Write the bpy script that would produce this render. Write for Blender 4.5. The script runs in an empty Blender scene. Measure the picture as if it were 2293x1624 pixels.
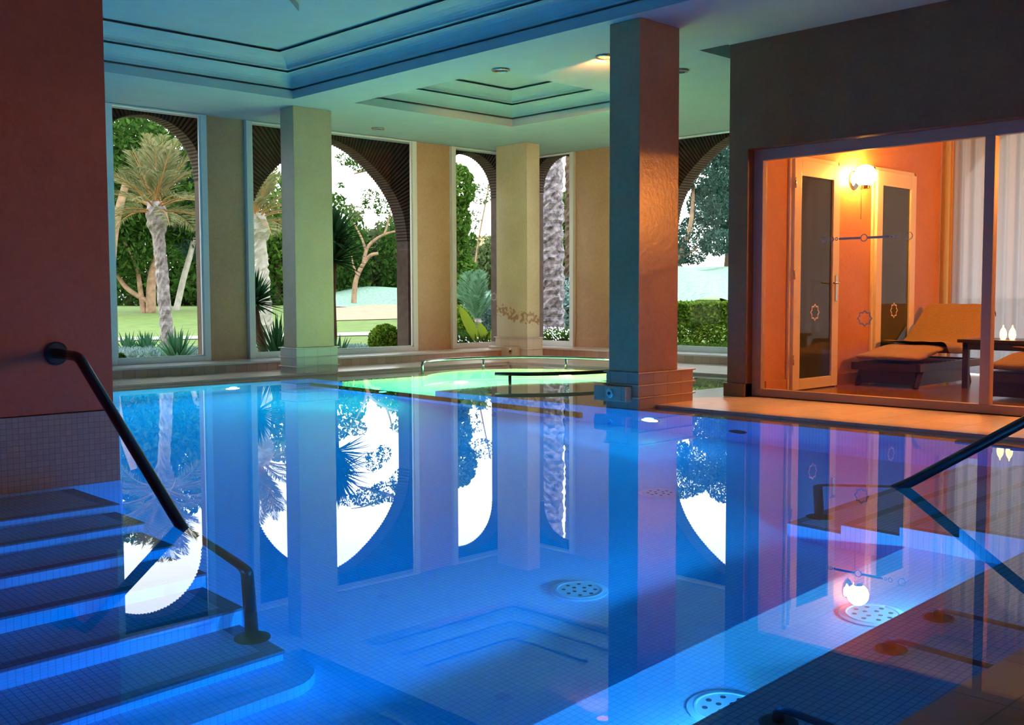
import bpy, bmesh, math, random
from mathutils import Vector, Matrix
random.seed(7)
S = bpy.context.scene
COL = S.collection
PI = math.pi

# ------------------------------------------------------------------ camera
YAW, PITCH, ROLL, FPX = 0.804540895, 0.0630479304, -0.0031601643, 2372.97633
CW, CH = 2293, 1624
fwd = Vector((math.cos(YAW)*math.cos(PITCH), math.sin(YAW)*math.cos(PITCH), -math.sin(PITCH)))
r0 = Vector((math.sin(YAW), -math.cos(YAW), 0)); u0 = r0.cross(fwd)
rgt = r0*math.cos(ROLL)+u0*math.sin(ROLL); upv = -r0*math.sin(ROLL)+u0*math.cos(ROLL)
cd = bpy.data.cameras.new('camera'); cam = bpy.data.objects.new('camera', cd); COL.objects.link(cam)
cd.sensor_width = 36; cd.lens = 36*FPX/CW; cd.clip_start = .05; cd.clip_end = 600
EYE = Vector((0, 0, 1))
cam.matrix_world = Matrix(((rgt.x, upv.x, -fwd.x, 0), (rgt.y, upv.y, -fwd.y, 0), (rgt.z, upv.z, -fwd.z, 1), (0, 0, 0, 1)))
S.camera = cam

# ------------------------------------------------------------------ world, exposure
w = bpy.data.worlds.new('sky'); S.world = w; w.use_nodes = True
bg = w.node_tree.nodes['Background']
tc = w.node_tree.nodes.new('ShaderNodeTexCoord'); sp = w.node_tree.nodes.new('ShaderNodeSeparateXYZ')
cr = w.node_tree.nodes.new('ShaderNodeValToRGB')
cr.color_ramp.elements[0].position = 0.0; cr.color_ramp.elements[0].color = (1, .93, .86, 1)
cr.color_ramp.elements[1].position = 0.5; cr.color_ramp.elements[1].color = (.80, .90, 1, 1)
w.node_tree.links.new(tc.outputs['Generated'], sp.inputs[0]); w.node_tree.links.new(sp.outputs['Z'], cr.inputs[0])
w.node_tree.links.new(cr.outputs[0], bg.inputs[0]); bg.inputs[1].default_value = 4.5
S.view_settings.view_transform = 'Standard'; S.view_settings.look = 'None'
S.view_settings.exposure = 0.0; S.view_settings.gamma = 1.0; S.view_settings.use_curve_mapping = False

def light(name, kind, loc, power, col, size=.1, rot=None, spot=None):
    l = bpy.data.lights.new(name, kind); l.energy = power; l.color = col
    if kind == 'AREA': l.size = size
    elif kind in ('POINT', 'SPOT'): l.shadow_soft_size = size
    if spot: l.spot_size = spot; l.spot_blend = .6
    o = bpy.data.objects.new(name, l); COL.objects.link(o); o.location = loc
    if rot is not None: o.rotation_euler = Vector(rot).to_track_quat('-Z', 'Y').to_euler()
    return o

HC0 = 3.372
POOLC = (.02, .50, 1.0)
NEARC = (.03, .24, 1.0)
# underwater beams: the lamps built below, plus added fill beams without fixtures
light('pool_and_fill_beam', 'SPOT', (3.95, 1.745, -.70), 290, (.50, .48, 1), .04, (0.05, 1, -.25), 2.7)
light('pool_and_fill_beam', 'SPOT', (2.6, 1.745, -.70), 340, NEARC, .04, (.0, 1, -.85), 2.0)  # added lamp, brightens the pool floor near the bench
light('pool_and_fill_beam', 'SPOT', (-2.02, 2.75, -.75), 330, (.03, .30, 1), .04, (1, -.02, -.12), 1.7)  # fill added for the dark floor band, no fixture
for yy in (5.0, 3.9, 2.8): light('deck_fill_beam', 'SPOT', (9.35, yy, 3.19), 520, (1, .32, .05), .05, (-1.25, 0, -3.2), .75)  # beams added to light the deck from unseen ceiling lamps
light('pool_and_fill_beam', 'SPOT', (-1.0, 1.745, -.70), 12, NEARC, .04, (0.1, 1, .05), 2.9)  # weak added fill, no fixture
light('pool_and_fill_beam', 'SPOT', (6.10, 10.955, -.45), 210, POOLC, .04, (-.1, -1, -.35), 2.8)
light('pool_and_fill_beam', 'SPOT', (7.125, 5.71, -.45), 150, POOLC, .04, (-1, 0, -.4), 2.8)
light('pool_and_fill_beam', 'SPOT', (-2.0, 6.9, -.35), 260, POOLC, .04, (1, .15, -.1), 2.7)  # added fill from the hidden left pool wall, no fixture
light('pool_and_fill_beam', 'SPOT', (-2.0, 9.6, -.35), 430, (.02, .78, 1), .04, (1, 0, -.06), 2.7)  # added fill for the far floor and back wall, no fixture
light('pool_and_fill_beam', 'SPOT', (2.9, 10.955, -.45), 400, (.02, .72, 1), .04, (.2, -1, -.35), 2.8)  # added fill out of view behind the red wall, no fixture
light('pool_and_fill_beam', 'SPOT', (7.10, 9.45, -.62), 190, (.05, 1, .62), .04, (-1, .1, -.25), 2.8)  # added turquoise fill standing in for the whirlpool's spill, no fixture
# whirlpool lamps, greenish white
light('whirlpool_beam', 'POINT', (9.9, 9.3, -.30), 3000, (1, .47, .16), .08)
light('whirlpool_beam', 'POINT', (8.3, 9.5, -.30), 750, (1, .58, .27), .08)
light('downlight_beam', 'SPOT', (8.08, 7.05, HC0-.03), 650, (1, .30, .08), .05, (4.0, 5.4, -.9), 1.1)

# ------------------------------------------------------------------ materials
def rgb(c): return (c[0], c[1], c[2], 1)
class M:
    def __init__(s, name):
        s.m = bpy.data.materials.new(name); s.m.use_nodes = True; s.t = s.m.node_tree
        s.b = s.t.nodes['Principled BSDF']; s.out = s.t.nodes['Material Output']
    def n(s, k, **kw):
        n = s.t.nodes.new(k)
        for a, v in kw.items():
            if a.startswith('i_'): n.inputs[a[2:].replace('_', ' ')].default_value = v
            else: setattr(n, a, v)
        return n
    def l(s, a, b): s.t.links.new(a, b)
    def math(s, op, a, b=None, c=None):
        n = s.t.nodes.new('ShaderNodeMath'); n.operation = op
        for i, v in enumerate((a, b, c)):
            if v is None: continue
            if isinstance(v, (int, float)): n.inputs[i].default_value = v
            else: s.l(v, n.inputs[i])
        return n.outputs[0]
    def mix(s, f, a, b):
        n = s.t.nodes.new('ShaderNodeMix'); n.data_type = 'RGBA'
        for i, v in ((0, f), (6, a), (7, b)):
            if isinstance(v, tuple): n.inputs[i].default_value = rgb(v)
            elif isinstance(v, (int, float)): n.inputs[i].default_value = v
            else: s.l(v, n.inputs[i])
        return n.outputs[2]

def plain(name, col, rough=.5, metal=0., spec=None):
    m = M(name); m.b.inputs['Base Color'].default_value = rgb(col); m.b.inputs['Roughness'].default_value = rough
    m.b.inputs['Metallic'].default_value = metal
    return m.m
def noisy(name, a, b, scale=6, rough=.6, bump=0., detail=6, stretch=(1, 1, 1), metal=0., coat=0.):
    m = M(name); tc = m.n('ShaderNodeTexCoord'); mp = m.n('ShaderNodeMapping'); mp.inputs['Scale'].default_value = stretch
    m.l(tc.outputs['Object'], mp.inputs[0]); n = m.n('ShaderNodeTexNoise'); n.inputs['Scale'].default_value = scale; n.inputs['Detail'].default_value = detail
    m.l(mp.outputs[0], n.inputs['Vector'])
    f = m.n('ShaderNodeMapRange'); f.inputs[1].default_value = .3; f.inputs[2].default_value = .7; m.l(n.outputs['Fac'], f.inputs[0])
    m.l(m.mix(f.outputs[0], a, b), m.b.inputs['Base Color']); m.b.inputs['Roughness'].default_value = rough; m.b.inputs['Metallic'].default_value = metal
    if coat: m.b.inputs['Coat Weight'].default_value = coat; m.b.inputs['Coat Roughness'].default_value = .25
    if bump:
        bp = m.n('ShaderNodeBump'); bp.inputs['Strength'].default_value = bump; bp.inputs['Distance'].default_value = .02
        m.l(n.outputs['Fac'], bp.inputs['Height']); m.l(bp.outputs[0], m.b.inputs['Normal'])
    return m.m
def tiles(name, col, col2, grout, size, gw, rough=.2, var=.12):
    m = M(name); g = m.n('ShaderNodeNewGeometry'); sp = m.n('ShaderNodeSeparateXYZ'); m.l(g.outputs['Position'], sp.inputs[0])
    sn = m.n('ShaderNodeSeparateXYZ'); m.l(g.outputs['True Normal'], sn.inputs[0])
    sz = size if isinstance(size, tuple) else (size,)*3
    mask = None; cells = []
    for i, ax in enumerate('XYZ'):
        p = m.math('DIVIDE', m.math('ADD', sp.outputs[ax], .003), sz[i])
        fr = m.math('FRACT', p); ln = m.math('LESS_THAN', fr, gw/sz[i])
        k = m.math('LESS_THAN', m.math('ABSOLUTE', sn.outputs[ax]), .7); ln = m.math('MULTIPLY', ln, k)
        mask = ln if mask is None else m.math('MAXIMUM', mask, ln); cells.append(m.math('MULTIPLY', m.math('FLOOR', p), k))
    cb = m.n('ShaderNodeCombineXYZ')
    for i in range(3): m.l(cells[i], cb.inputs[i])
    wn = m.n('ShaderNodeTexWhiteNoise'); m.l(cb.outputs[0], wn.inputs['Vector'])
    base = m.mix(wn.outputs['Value'], col, col2)
    m.l(m.mix(mask, base, grout), m.b.inputs['Base Color']); m.b.inputs['Roughness'].default_value = rough
    return m.m
MT = {}
def stucco(name, a, b, rough=.34, stain=None):
    m = M(name); tc = m.n('ShaderNodeNewGeometry')
    n1 = m.n('ShaderNodeTexNoise'); n1.inputs['Scale'].default_value = 2.2; n1.inputs['Detail'].default_value = 8; m.l(tc.outputs['Position'], n1.inputs['Vector'])
    n2 = m.n('ShaderNodeTexNoise'); n2.inputs['Scale'].default_value = 28; n2.inputs['Detail'].default_value = 5; m.l(tc.outputs['Position'], n2.inputs['Vector'])
    f = m.math('ADD', m.math('MULTIPLY', n1.outputs['Fac'], .6), m.math('MULTIPLY', n2.outputs['Fac'], .5))
    mr = m.n('ShaderNodeMapRange'); mr.inputs[1].default_value = .35; mr.inputs[2].default_value = .75; m.l(f, mr.inputs[0])
    c = m.mix(mr.outputs[0], a, b)
    if stain:      # old damp stain in the plaster: ragged brown rim, paler patch below
        sp = m.n('ShaderNodeSeparateXYZ'); m.l(tc.outputs['Position'], sp.inputs[0])
        nz = m.n('ShaderNodeTexNoise'); nz.inputs['Scale'].default_value = 9; m.l(tc.outputs['Position'], nz.inputs['Vector'])
        h = m.math('ADD', sp.outputs['Z'], m.math('MULTIPLY', m.math('SUBTRACT', nz.outputs['Fac'], .5), .25))
        h = m.math('SUBTRACT', h, m.math('MULTIPLY', m.math('SUBTRACT', sp.outputs['Y'], 12.15), .22))
        band = m.math('MULTIPLY', m.math('GREATER_THAN', h, .62), m.math('LESS_THAN', h, .80))
        nf = m.n('ShaderNodeTexNoise'); nf.inputs['Scale'].default_value = 16; m.l(tc.outputs['Position'], nf.inputs['Vector'])
        band = m.math('MULTIPLY', band, m.math('GREATER_THAN', nf.outputs['Fac'], .50))
        low = m.math('LESS_THAN', h, .64)
        c = m.mix(m.math('MULTIPLY', low, .5), c, (.62, .60, .50)); c = m.mix(m.math('MULTIPLY', band, .85), c, (.30, .13, .04))
    m.l(c, m.b.inputs['Base Color']); m.b.inputs['Roughness'].default_value = rough
    bp = m.n('ShaderNodeBump'); bp.inputs['Strength'].default_value = .25; bp.inputs['Distance'].default_value = .01
    m.l(n2.outputs['Fac'], bp.inputs['Height']); m.l(bp.outputs[0], m.b.inputs['Normal'])
    return m.m
MT['stucco'] = stucco('polished_plaster', (.38, .22, .12), (.50, .30, .17))
MT['stucco_pale'] = stucco('pale_polished_plaster', (.50, .40, .24), (.62, .52, .34), stain=True)
MT['stucco_pale2'] = stucco('buff_polished_plaster', (.42, .29, .18), (.49, .35, .23))
MT['stucco_red'] = stucco('red_plaster', (.34, .048, .012), (.42, .075, .024), .5)
MT['stucco_terra'] = stucco('terracotta_plaster', (.36, .18, .09), (.46, .24, .125), .27)
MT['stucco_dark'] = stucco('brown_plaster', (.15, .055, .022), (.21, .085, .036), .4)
MT['stucco_lounge'] = stucco('lounge_plaster', (.50, .20, .07), (.60, .27, .105), .45)
MT['teal_cast_paint'] = noisy('ceiling_paint', (.28, .36, .385), (.31, .39, .415), 3, .7)  # white ceiling: dimness and teal cast of the pool put into the colour
MT['frame'] = plain('white_lacquered_frame', (.66, .70, .70), .3)
MT['frame_dark'] = plain('brown_grey_lacquered_frame', (.34, .22, .18), .4)
MT['pool'] = tiles('pool_mosaic', (.50, .74, .90), (.44, .70, .88), (.32, .52, .68), .027, .0032, .25)
MT['spa'] = tiles('whirlpool_mosaic', (.88, .86, .70), (.84, .82, .66), (.6, .58, .48), .027, .0032, .3)
MT['pool_tread_shaded'] = tiles('shaded_tread_mosaic', (.36, .42, .47), (.31, .38, .44), (.16, .20, .25), .027, .0035, .3)  # pool mosaic darkened: shade of the flat tops put into the colour
MT['nosing'] = tiles('stair_nosing_mosaic', (.17, .20, .24), (.14, .18, .22), (.09, .11, .14), .027, .003, .3)
MT['band'] = tiles('brown_mosaic', (.36, .24, .17), (.30, .20, .15), (.22, .15, .11), .03, .004, .3)
MT['margin'] = tiles('tan_margin_stone', (.50, .37, .26), (.44, .32, .22), (.30, .22, .15), (.33, .33, .1), .006, .3)
MT['deck'] = tiles('deck_stone', (.74, .58, .47), (.66, .52, .43), (.48, .38, .31), (.33, .33, .2), .006, .22)
MT['ledge'] = tiles('pink_ledge_tile', (.52, .33, .26), (.44, .27, .21), (.30, .18, .14), (.15, .15, .5), .006, .3)
MT['ledge_top'] = plain('ledge_top_stone', (.66, .60, .60), .18)
MT['basecourse'] = tiles('base_tile', (.62, .54, .45), (.56, .49, .41), (.40, .34, .28), (.2, .2, 1), .005, .28)
MT['basecourse_terra'] = tiles('terracotta_base_tile', (.46, .28, .18), (.40, .24, .15), (.24, .12, .07), (.2, .2, 1), .005, .28)
MT['wood_floor'] = noisy('red_wood_floor', (.20, .06, .025), (.32, .11, .05), 5, .18, stretch=(1, 9, 1))
MT['steel'] = plain('brushed_steel', (.42, .42, .44), .18, 1)
MT['darksteel'] = plain('dark_steel', (.05, .045, .05), .22, .7)
MT['black'] = plain('black_gap', (.01, .01, .01), .6)
MT['gunmetal'] = plain('dark_gunmetal_disc', (.03, .026, .028), .55)
MT['chrome'] = plain('chrome', (.75, .75, .75), .1, 1)
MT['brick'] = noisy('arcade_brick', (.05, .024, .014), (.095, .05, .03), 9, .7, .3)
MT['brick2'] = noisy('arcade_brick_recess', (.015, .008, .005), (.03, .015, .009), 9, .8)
MT['darkglass'] = plain('dark_room_door_glass', (.045, .055, .045), .04)  # opaque pane: darkness of the room behind put into its colour
MT['doorwhite'] = plain('cream_door_paint', (.80, .70, .55), .35)
MT['etch'] = plain('etched_decal', (.42, .34, .36), .6)
MT['darkwood'] = noisy('dark_wood', (.035, .015, .01), (.07, .028, .018), 8, .35, stretch=(1, 1, 6))
MT['cushion'] = noisy('terry_towel', (.30, .17, .075), (.38, .23, .105), 60, .9, .4)
def emit(name, col, s):
    m = M(name); m.b.inputs['Base Color'].default_value = rgb(col); m.b.inputs['Emission Color'].default_value = rgb(col); m.b.inputs['Emission Strength'].default_value = s
    return m.m
MT['lampglow'] = emit('lamp_globe', (1, .42, .08), 250)
MT['lampglow3'] = emit('added_lamp_diffuser', (1, .36, .06), 25)
MT['lampglow4'] = emit('lamp_globe_strong', (1, .31, .05), 950)
MT['lampglow2'] = emit('added_lamp_globe', (1, .30, .07), 60)
MT['uwlamp'] = emit('pool_lamp_lens', (1, .34, .16), 60)
MT['uwlamp_white'] = emit('pool_lamp_lens_white', (.9, .95, 1), 60)
MT['spot_on'] = emit('downlight_on', (1, .22, .05), 3)
MT['candle'] = emit('candle_glow', (1, .50, .15), 7)
def glass(name, tint, fac=1.0, f0=.022):
    m = M(name); t = m.n('ShaderNodeBsdfTransparent'); t.inputs[0].default_value = rgb(tint)
    g = m.n('ShaderNodeBsdfGlossy'); g.inputs['Roughness'].default_value = 0.0
    f = m.n('ShaderNodeLayerWeight'); fr = m.math('ADD', m.math('MULTIPLY', m.math('POWER', f.outputs['Facing'], 5.0), .70), f0)
    mx = m.n('ShaderNodeMixShader'); m.l(m.math('MULTIPLY', fr, fac), mx.inputs[0]); m.l(t.outputs[0], mx.inputs[1]); m.l(g.outputs[0], mx.inputs[2])
    m.l(mx.outputs[0], m.out.inputs[0]); return m.m
MT['glass'] = glass('window_glass', (.96, .98, .97), 1.0, .003)
MT['glass_lounge'] = glass('lounge_glass', (.96, .98, .97), 1.0, .022)
def water():
    m = M('water'); m.b.inputs['Base Color'].default_value = (1, 1, 1, 1); m.b.inputs['Roughness'].default_value = 0; m.b.inputs['IOR'].default_value = 1.333
    m.b.inputs['Transmission Weight'].default_value = 1
    v = m.n('ShaderNodeVolumeAbsorption'); v.inputs['Color'].default_value = (0, .89, .992, 1); v.inputs['Density'].default_value = 1.25
    m.l(v.outputs[0], m.out.inputs['Volume']); return m.m
MT['water'] = water()
def curtain(name, col, trans):
    m = M(name); d = m.n('ShaderNodeBsdfDiffuse'); d.inputs[0].default_value = rgb(col)
    t = m.n('ShaderNodeBsdfTranslucent'); t.inputs[0].default_value = rgb(col)
    tr = m.n('ShaderNodeBsdfTransparent')
    a = m.n('ShaderNodeMixShader'); a.inputs[0].default_value = .5; m.l(d.outputs[0], a.inputs[1]); m.l(t.outputs[0], a.inputs[2])
    b = m.n('ShaderNodeMixShader'); b.inputs[0].default_value = trans; m.l(a.outputs[0], b.inputs[1]); m.l(tr.outputs[0], b.inputs[2])
    m.l(b.outputs[0], m.out.inputs[0]); return m.m
MT['sheer'] = curtain('sheer_curtain', (.47, .46, .54), .03)
MT['drape'] = curtain('orange_drape', (.70, .42, .16), .0)
# garden
def leaf(name, a, b, rough=.6, trans=.25):
    m = M(name); oi = m.n('ShaderNodeNewGeometry'); c = m.mix(oi.outputs['Random Per Island'], a, b)
    d = m.n('ShaderNodeBsdfDiffuse'); m.l(c, d.inputs[0]); t = m.n('ShaderNodeBsdfTranslucent'); m.l(c, t.inputs[0])
    x = m.n('ShaderNodeMixShader'); x.inputs[0].default_value = trans; m.l(d.outputs[0], x.inputs[1]); m.l(t.outputs[0], x.inputs[2])
    m.l(x.outputs[0], m.out.inputs[0]); return m.m
MT['lf_dark'] = leaf('dark_leaves', (.016, .05, .010), (.075, .15, .028))
MT['lf_euc'] = leaf('eucalyptus_leaves', (.02, .05, .042), (.07, .14, .105))
MT['lf_mid'] = leaf('mid_leaves', (.03, .08, .012), (.11, .20, .03))
MT['lf_olive'] = leaf('olive_leaves', (.05, .08, .03), (.16, .20, .08))
MT['lf_hedge'] = leaf('hedge_leaves', (.035, .12, .012), (.26, .38, .04))
MT['lf_palm'] = leaf('palm_leaflets', (.13, .17, .05), (.34, .30, .17), trans=.35)
MT['lf_palmgreen'] = leaf('young_palm_leaflets', (.10, .22, .12), (.22, .36, .22), trans=.3)
MT['lf_yucca'] = leaf('yucca_leaves', (.008, .04, .018), (.035, .11, .045))
MT['lf_agave'] = leaf('agave_leaves', (.03, .11, .05), (.10, .25, .13))
MT['lf_banana'] = leaf('banana_leaf', (.20, .27, .02), (.30, .36, .04), trans=.4)
MT['lf_silver'] = leaf('silver_groundcover', (.12, .22, .20), (.34, .46, .44))
MT['flower'] = plain('white_petals', (.75, .75, .75), .6)
MT['bark_palm'] = noisy('palm_bark', (.20, .15, .14), (.56, .47, .47), 9, .9, .8)
MT['bark_big'] = noisy('old_palm_bark', (.07, .05, .06), (.42, .35, .37), 11, .9, .8)
MT['bark_tan'] = noisy('tan_bark', (.20, .11, .06), (.40, .25, .15), 5, .8, .2)
MT['bark_brown'] = noisy('brown_bark', (.05, .025, .012), (.13, .07, .035), 5, .8, .2)
MT['bark_white'] = noisy('pale_bark', (.35, .31, .26), (.55, .50, .44), 5, .8, .2)
MT['petiole'] = plain('orange_petiole', (.42, .20, .05), .6)
MT['redrock'] = noisy('red_rock', (.20, .06, .045), (.36, .13, .09), 6, .8, .4)
MT['lawn'] = noisy('lawn_grass', (.095, .15, .02), (.15, .21, .035), 3, .9, .3)
MT['earth'] = noisy('pale_earth', (.34, .21, .12), (.42, .29, .18), 3, .9)
MT['path'] = plain('pale_path', (.38, .36, .30), .8)
MT['mint'] = noisy('silver_shrubs', (.10, .20, .12), (.30, .42, .33), 9, .9, .8)
MT['cream_wall'] = plain('cream_render', (.50, .38, .22), .8)

# ------------------------------------------------------------------ mesh helpers
def link(name, me, mat, parent=None):
    o = bpy.data.objects.new(name, me); COL.objects.link(o)
    if mat is not None and not me.materials: me.materials.append(MT[mat] if isinstance(mat, str) else mat)
    if parent is not None:
        o.parent = parent; o.matrix_parent_inverse = Matrix.Translation(-parent.location) if parent.rotation_euler.z == 0 else parent.matrix_basis.inverted()
    return o
def bmo(name, bm, mat, parent=None, smooth=False):
    me = bpy.data.meshes.new(name); bmesh.ops.recalc_face_normals(bm, faces=bm.faces); bm.to_mesh(me); bm.free()
    if smooth:
        for p in me.polygons: p.use_smooth = True
    return link(name, me, mat, parent)
def pyo(name, v, f, mat, parent=None, smooth=False):
    me = bpy.data.meshes.new(name); me.from_pydata(v, [], f); me.update()
    if smooth:
        for p in me.polygons: p.use_smooth = True
    return link(name, me, mat, parent)
def box(bm, x0, x1, y0, y1, z0, z1, bev=0):
    r = bmesh.ops.create_cube(bm, size=1); vs = r['verts']
    for v in vs: v.co = Vector((x0+(v.co.x+.5)*(x1-x0), y0+(v.co.y+.5)*(y1-y0), z0+(v.co.z+.5)*(z1-z0)))
    if bev:
        es = {e for v in vs for e in v.link_edges}
        bmesh.ops.bevel(bm, geom=list(es), offset=bev, segments=2, affect='EDGES', profile=.6)
def boxes(name, L, mat, parent=None, bev=0):
    bm = bmesh.new()
    for b in L: box(bm, *b, bev=bev)
    return bmo(name, bm, mat, parent)
def prism(bm, pts, z0, z1):
    a = [bm.verts.new((x, y, z0)) for x, y in pts]; b = [bm.verts.new((x, y, z1)) for x, y in pts]; n = len(pts)
    bm.faces.new(a[::-1]); bm.faces.new(b)
    for i in range(n): bm.faces.new((a[i], a[(i+1) % n], b[(i+1) % n], b[i]))
def tube_pts(path, rad, seg=12, caps=True):
    """vertices and faces of a round bar along path; rad number or list"""
    P = [Vector(p) for p in path]; n = len(P); R = rad if isinstance(rad, (list, tuple)) else [rad]*n
    V, F = [], []; ref = None
    for i in range(n):
        t = (P[min(i+1, n-1)]-P[max(i-1, 0)]).normalized()
        if ref is None:
            ref = Vector((0, 0, 1)) if abs(t.z) < .9 else Vector((1, 0, 0))
            a = t.cross(ref).normalized()
        else: a = (a-t*a.dot(t)).normalized()
        b = t.cross(a)
        for k in range(seg):
            an = 2*PI*k/seg; V.append(P[i]+(a*math.cos(an)+b*math.sin(an))*R[i])
    for i in range(n-1):
        for k in range(seg):
            k2 = (k+1) % seg; F.append((i*seg+k, i*seg+k2, (i+1)*seg+k2, (i+1)*seg+k))
    if caps: F.append(tuple(range(seg))[::-1]); F.append(tuple((n-1)*seg+k for k in range(seg)))
    return V, F
def rounded(path, r=.06, n=6):
    P = [Vector(p) for p in path]; out = [P[0]]
    for i in range(1, len(P)-1):
        a = (P[i-1]-P[i]); b = (P[i+1]-P[i]); ra = min(r, a.length*.45); rb = min(r, b.length*.45)
        A = P[i]+a.normalized()*ra; B = P[i]+b.normalized()*rb
        for k in range(n+1):
            t = k/n; out.append(A*(1-t)**2+P[i]*2*t*(1-t)+B*t*t)
    out.append(P[-1]); return out
def tube(name, path, rad, mat, parent=None, seg=14):
    V, F = tube_pts(path, rad, seg); return pyo(name, V, F, mat, parent, True)
def disc(name, c, axis, r, h, mat, parent=None, seg=28, bev=0):
    axis = Vector(axis).normalized(); c = Vector(c)
    prof = [(r*.9 if bev else r, h), (r, h*.6 if bev else 0)] if bev else [(r, h)]
    pts = [c, c+axis*h*.6, c+axis*h] if bev else [c, c+axis*h]
    rr = [r, r, r*.86] if bev else [r, r]
    V, F = tube_pts(pts, rr, seg); return pyo(name, V, F, mat, parent)
def ball(name, c, r, mat, parent=None, sc=(1, 1, 1), sub=3, jit=0):
    bm = bmesh.new(); bmesh.ops.create_icosphere(bm, subdivisions=sub, radius=r)
    for v in bm.verts:
        if jit: v.co *= 1+random.uniform(-jit, jit)
        v.co = Vector((v.co.x*sc[0], v.co.y*sc[1], v.co.z*sc[2]))+Vector(c)
    return bmo(name, bm, mat, parent, True)
def tag(o, label, cat, group=None, kind=None):
    o['label'] = label; o['category'] = cat
    if group: o['group'] = group
    if kind: o['kind'] = kind
    return o
def struct(o, label=None):
    o['kind'] = 'structure'
    if label: o['label'] = label
    return o
def empty(name, loc, label, cat, group=None):
    o = bpy.data.objects.new(name, None); COL.objects.link(o); o.location = loc; o.empty_display_size = .1
    return tag(o, label, cat, group)
def copy_tree(o, loc, parent=None):
    c = o.copy(); COL.objects.link(c)
    if parent is None: c.location = loc
    else: c.parent = parent
    for ch in list(o.children): copy_tree(ch, None, c)
    return c
def at(x, y, D):
    """world point seen at photograph pixel x, y at depth D metres"""
    return EYE+(fwd+rgt*((x-CW/2)/FPX)-upv*((y-CH/2)/FPX))*D

# ================================================================== SETTING
HC = 3.372      # soffit height
DK = .025       # deck height above the water
XE, YE = 7.15, 10.98     # pool edges
# water
bm = bmesh.new()
prism(bm, [(-2.1, .45), (7.5, .45), (7.5, 6.45), (10.95, 6.45), (10.95, 11.45), (-2.1, 11.45)], -1.3, 0.0)
wt = bmo('pool_water', bm, 'water'); tag(wt, 'still blue water filling the indoor pool, mirroring the arched windows', 'water', kind='structure')
# pool shell
o = boxes('pool_floor', [(-2.3, 7.4, .9, 11.3, -1.4, -1.15)], 'pool'); struct(o, 'blue mosaic floor of the swimming pool')
o = boxes('wall_pool_right', [(XE, XE+.25, .9, 8.6, -1.15, -.04), (XE, XE+.25, 8.6, 10.3, -1.15, -.551), (XE, XE+.25, 10.3, 11.3, -1.15, -.04)], 'pool'); struct(o)
o = boxes('wall_pool_back', [(-2.3, XE, YE, YE+.3, -1.15, -.04)], 'pool'); struct(o)
o = boxes('wall_pool_left', [(-2.4, -2.1, .5, 11.3, -1.15, .02)], 'pool'); struct(o)
o = boxes('wall_pool_front', [(-2.3, XE, .8, 1.13, -1.15, -.04)], 'pool'); struct(o)
# thin flooded margins of tan stone
SPC, SPR = (9.3, 9.45), 1.22
circ = [(SPC[0]+SPR*math.cos(math.radians(a)), SPC[1]+SPR*math.sin(math.radians(a))) for a in range(136, -137, -8)]
bm = bmesh.new()
prism(bm, [(XE+.001, 6.5), (10.9, 6.5), (10.9, 11.4), (XE+.001, 11.4), (XE+.001, 10.3)]+circ+[(XE+.001, 8.6)], -.8, -.03)
o = bmo('floor_whirlpool_surround', bm, 'margin'); struct(o, 'tan stone surround of the whirlpool just under water')
o = boxes('floor_whirlpool', [(XE, 10.95, 6.5, 11.45, -.95, -.55)], 'spa'); struct(o)
o = boxes('floor_margin_right', [(XE, 7.55, .5, 6.499, -.039, -.028)], 'margin'); struct(o)
o = boxes('floor_margin_back', [(-2.3, XE, YE, 11.45, -.039, -.028)], 'margin'); struct(o)
o = boxes('floor_margin_front', [(-2.3, XE-.001, .42, 1.13, -.039, -.028)], 'margin'); struct(o)
# decks
o = boxes('floor_deck_back', [(-6, 13, 11.4, 13.0, -.3, DK)], 'deck'); struct(o)
o = boxes('floor_deck_corner', [(10.9, 13, 5.9, 11.399, -.3, DK)], 'deck'); struct(o)
o = boxes('floor_deck_right', [(7.44, 10.899, -4, 6.5, -.3, DK)], 'deck'); struct(o)
o = boxes('floor_deck_front', [(-6, 7.439, -4, .45, -.3, DK)], 'deck'); struct(o)
o = boxes('floor_deck_left', [(-6, -2.2, .45, 11.399, -.3, DK)], 'deck'); struct(o)
# ledge under the windows
o = boxes('ledge_back', [(-6, 12.42, 12.30, 13.0, 0, .128)], 'ledge'); struct(o, 'pink tiled ledge below the left windows')
o = boxes('ledge_top_back', [(-6, 12.40, 12.27, 13.0, .128, .15)], 'ledge_top'); struct(o)
o = boxes('ledge_right', [(12.42, 13.1, 5.95, 13.0, 0, .128)], 'ledge'); struct(o, 'pink tiled ledge below the right windows')
o = boxes('ledge_top_right', [(12.40, 13.1, 5.95, 13.0, .128, .15)], 'ledge_top'); struct(o)

# red wall on the left with its brown tiled foot
o = boxes('wall_left', [(-6, 2.425, 5.66, 6.3, .39, HC)], 'stucco_red'); struct(o, 'dark red plaster wall at the left edge')
o = boxes('wall_left_tiled_foot', [(-6, 2.445, 5.64, 6.32, -1.16, .385)], 'band'); struct(o, 'brown mosaic foot of the red wall')
# its lower part under water is blue mosaic
o = boxes('wall_left_submerged', [(-6, 2.46, 5.63, 6.33, -1.17, -.012)], 'pool'); struct(o)

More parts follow.
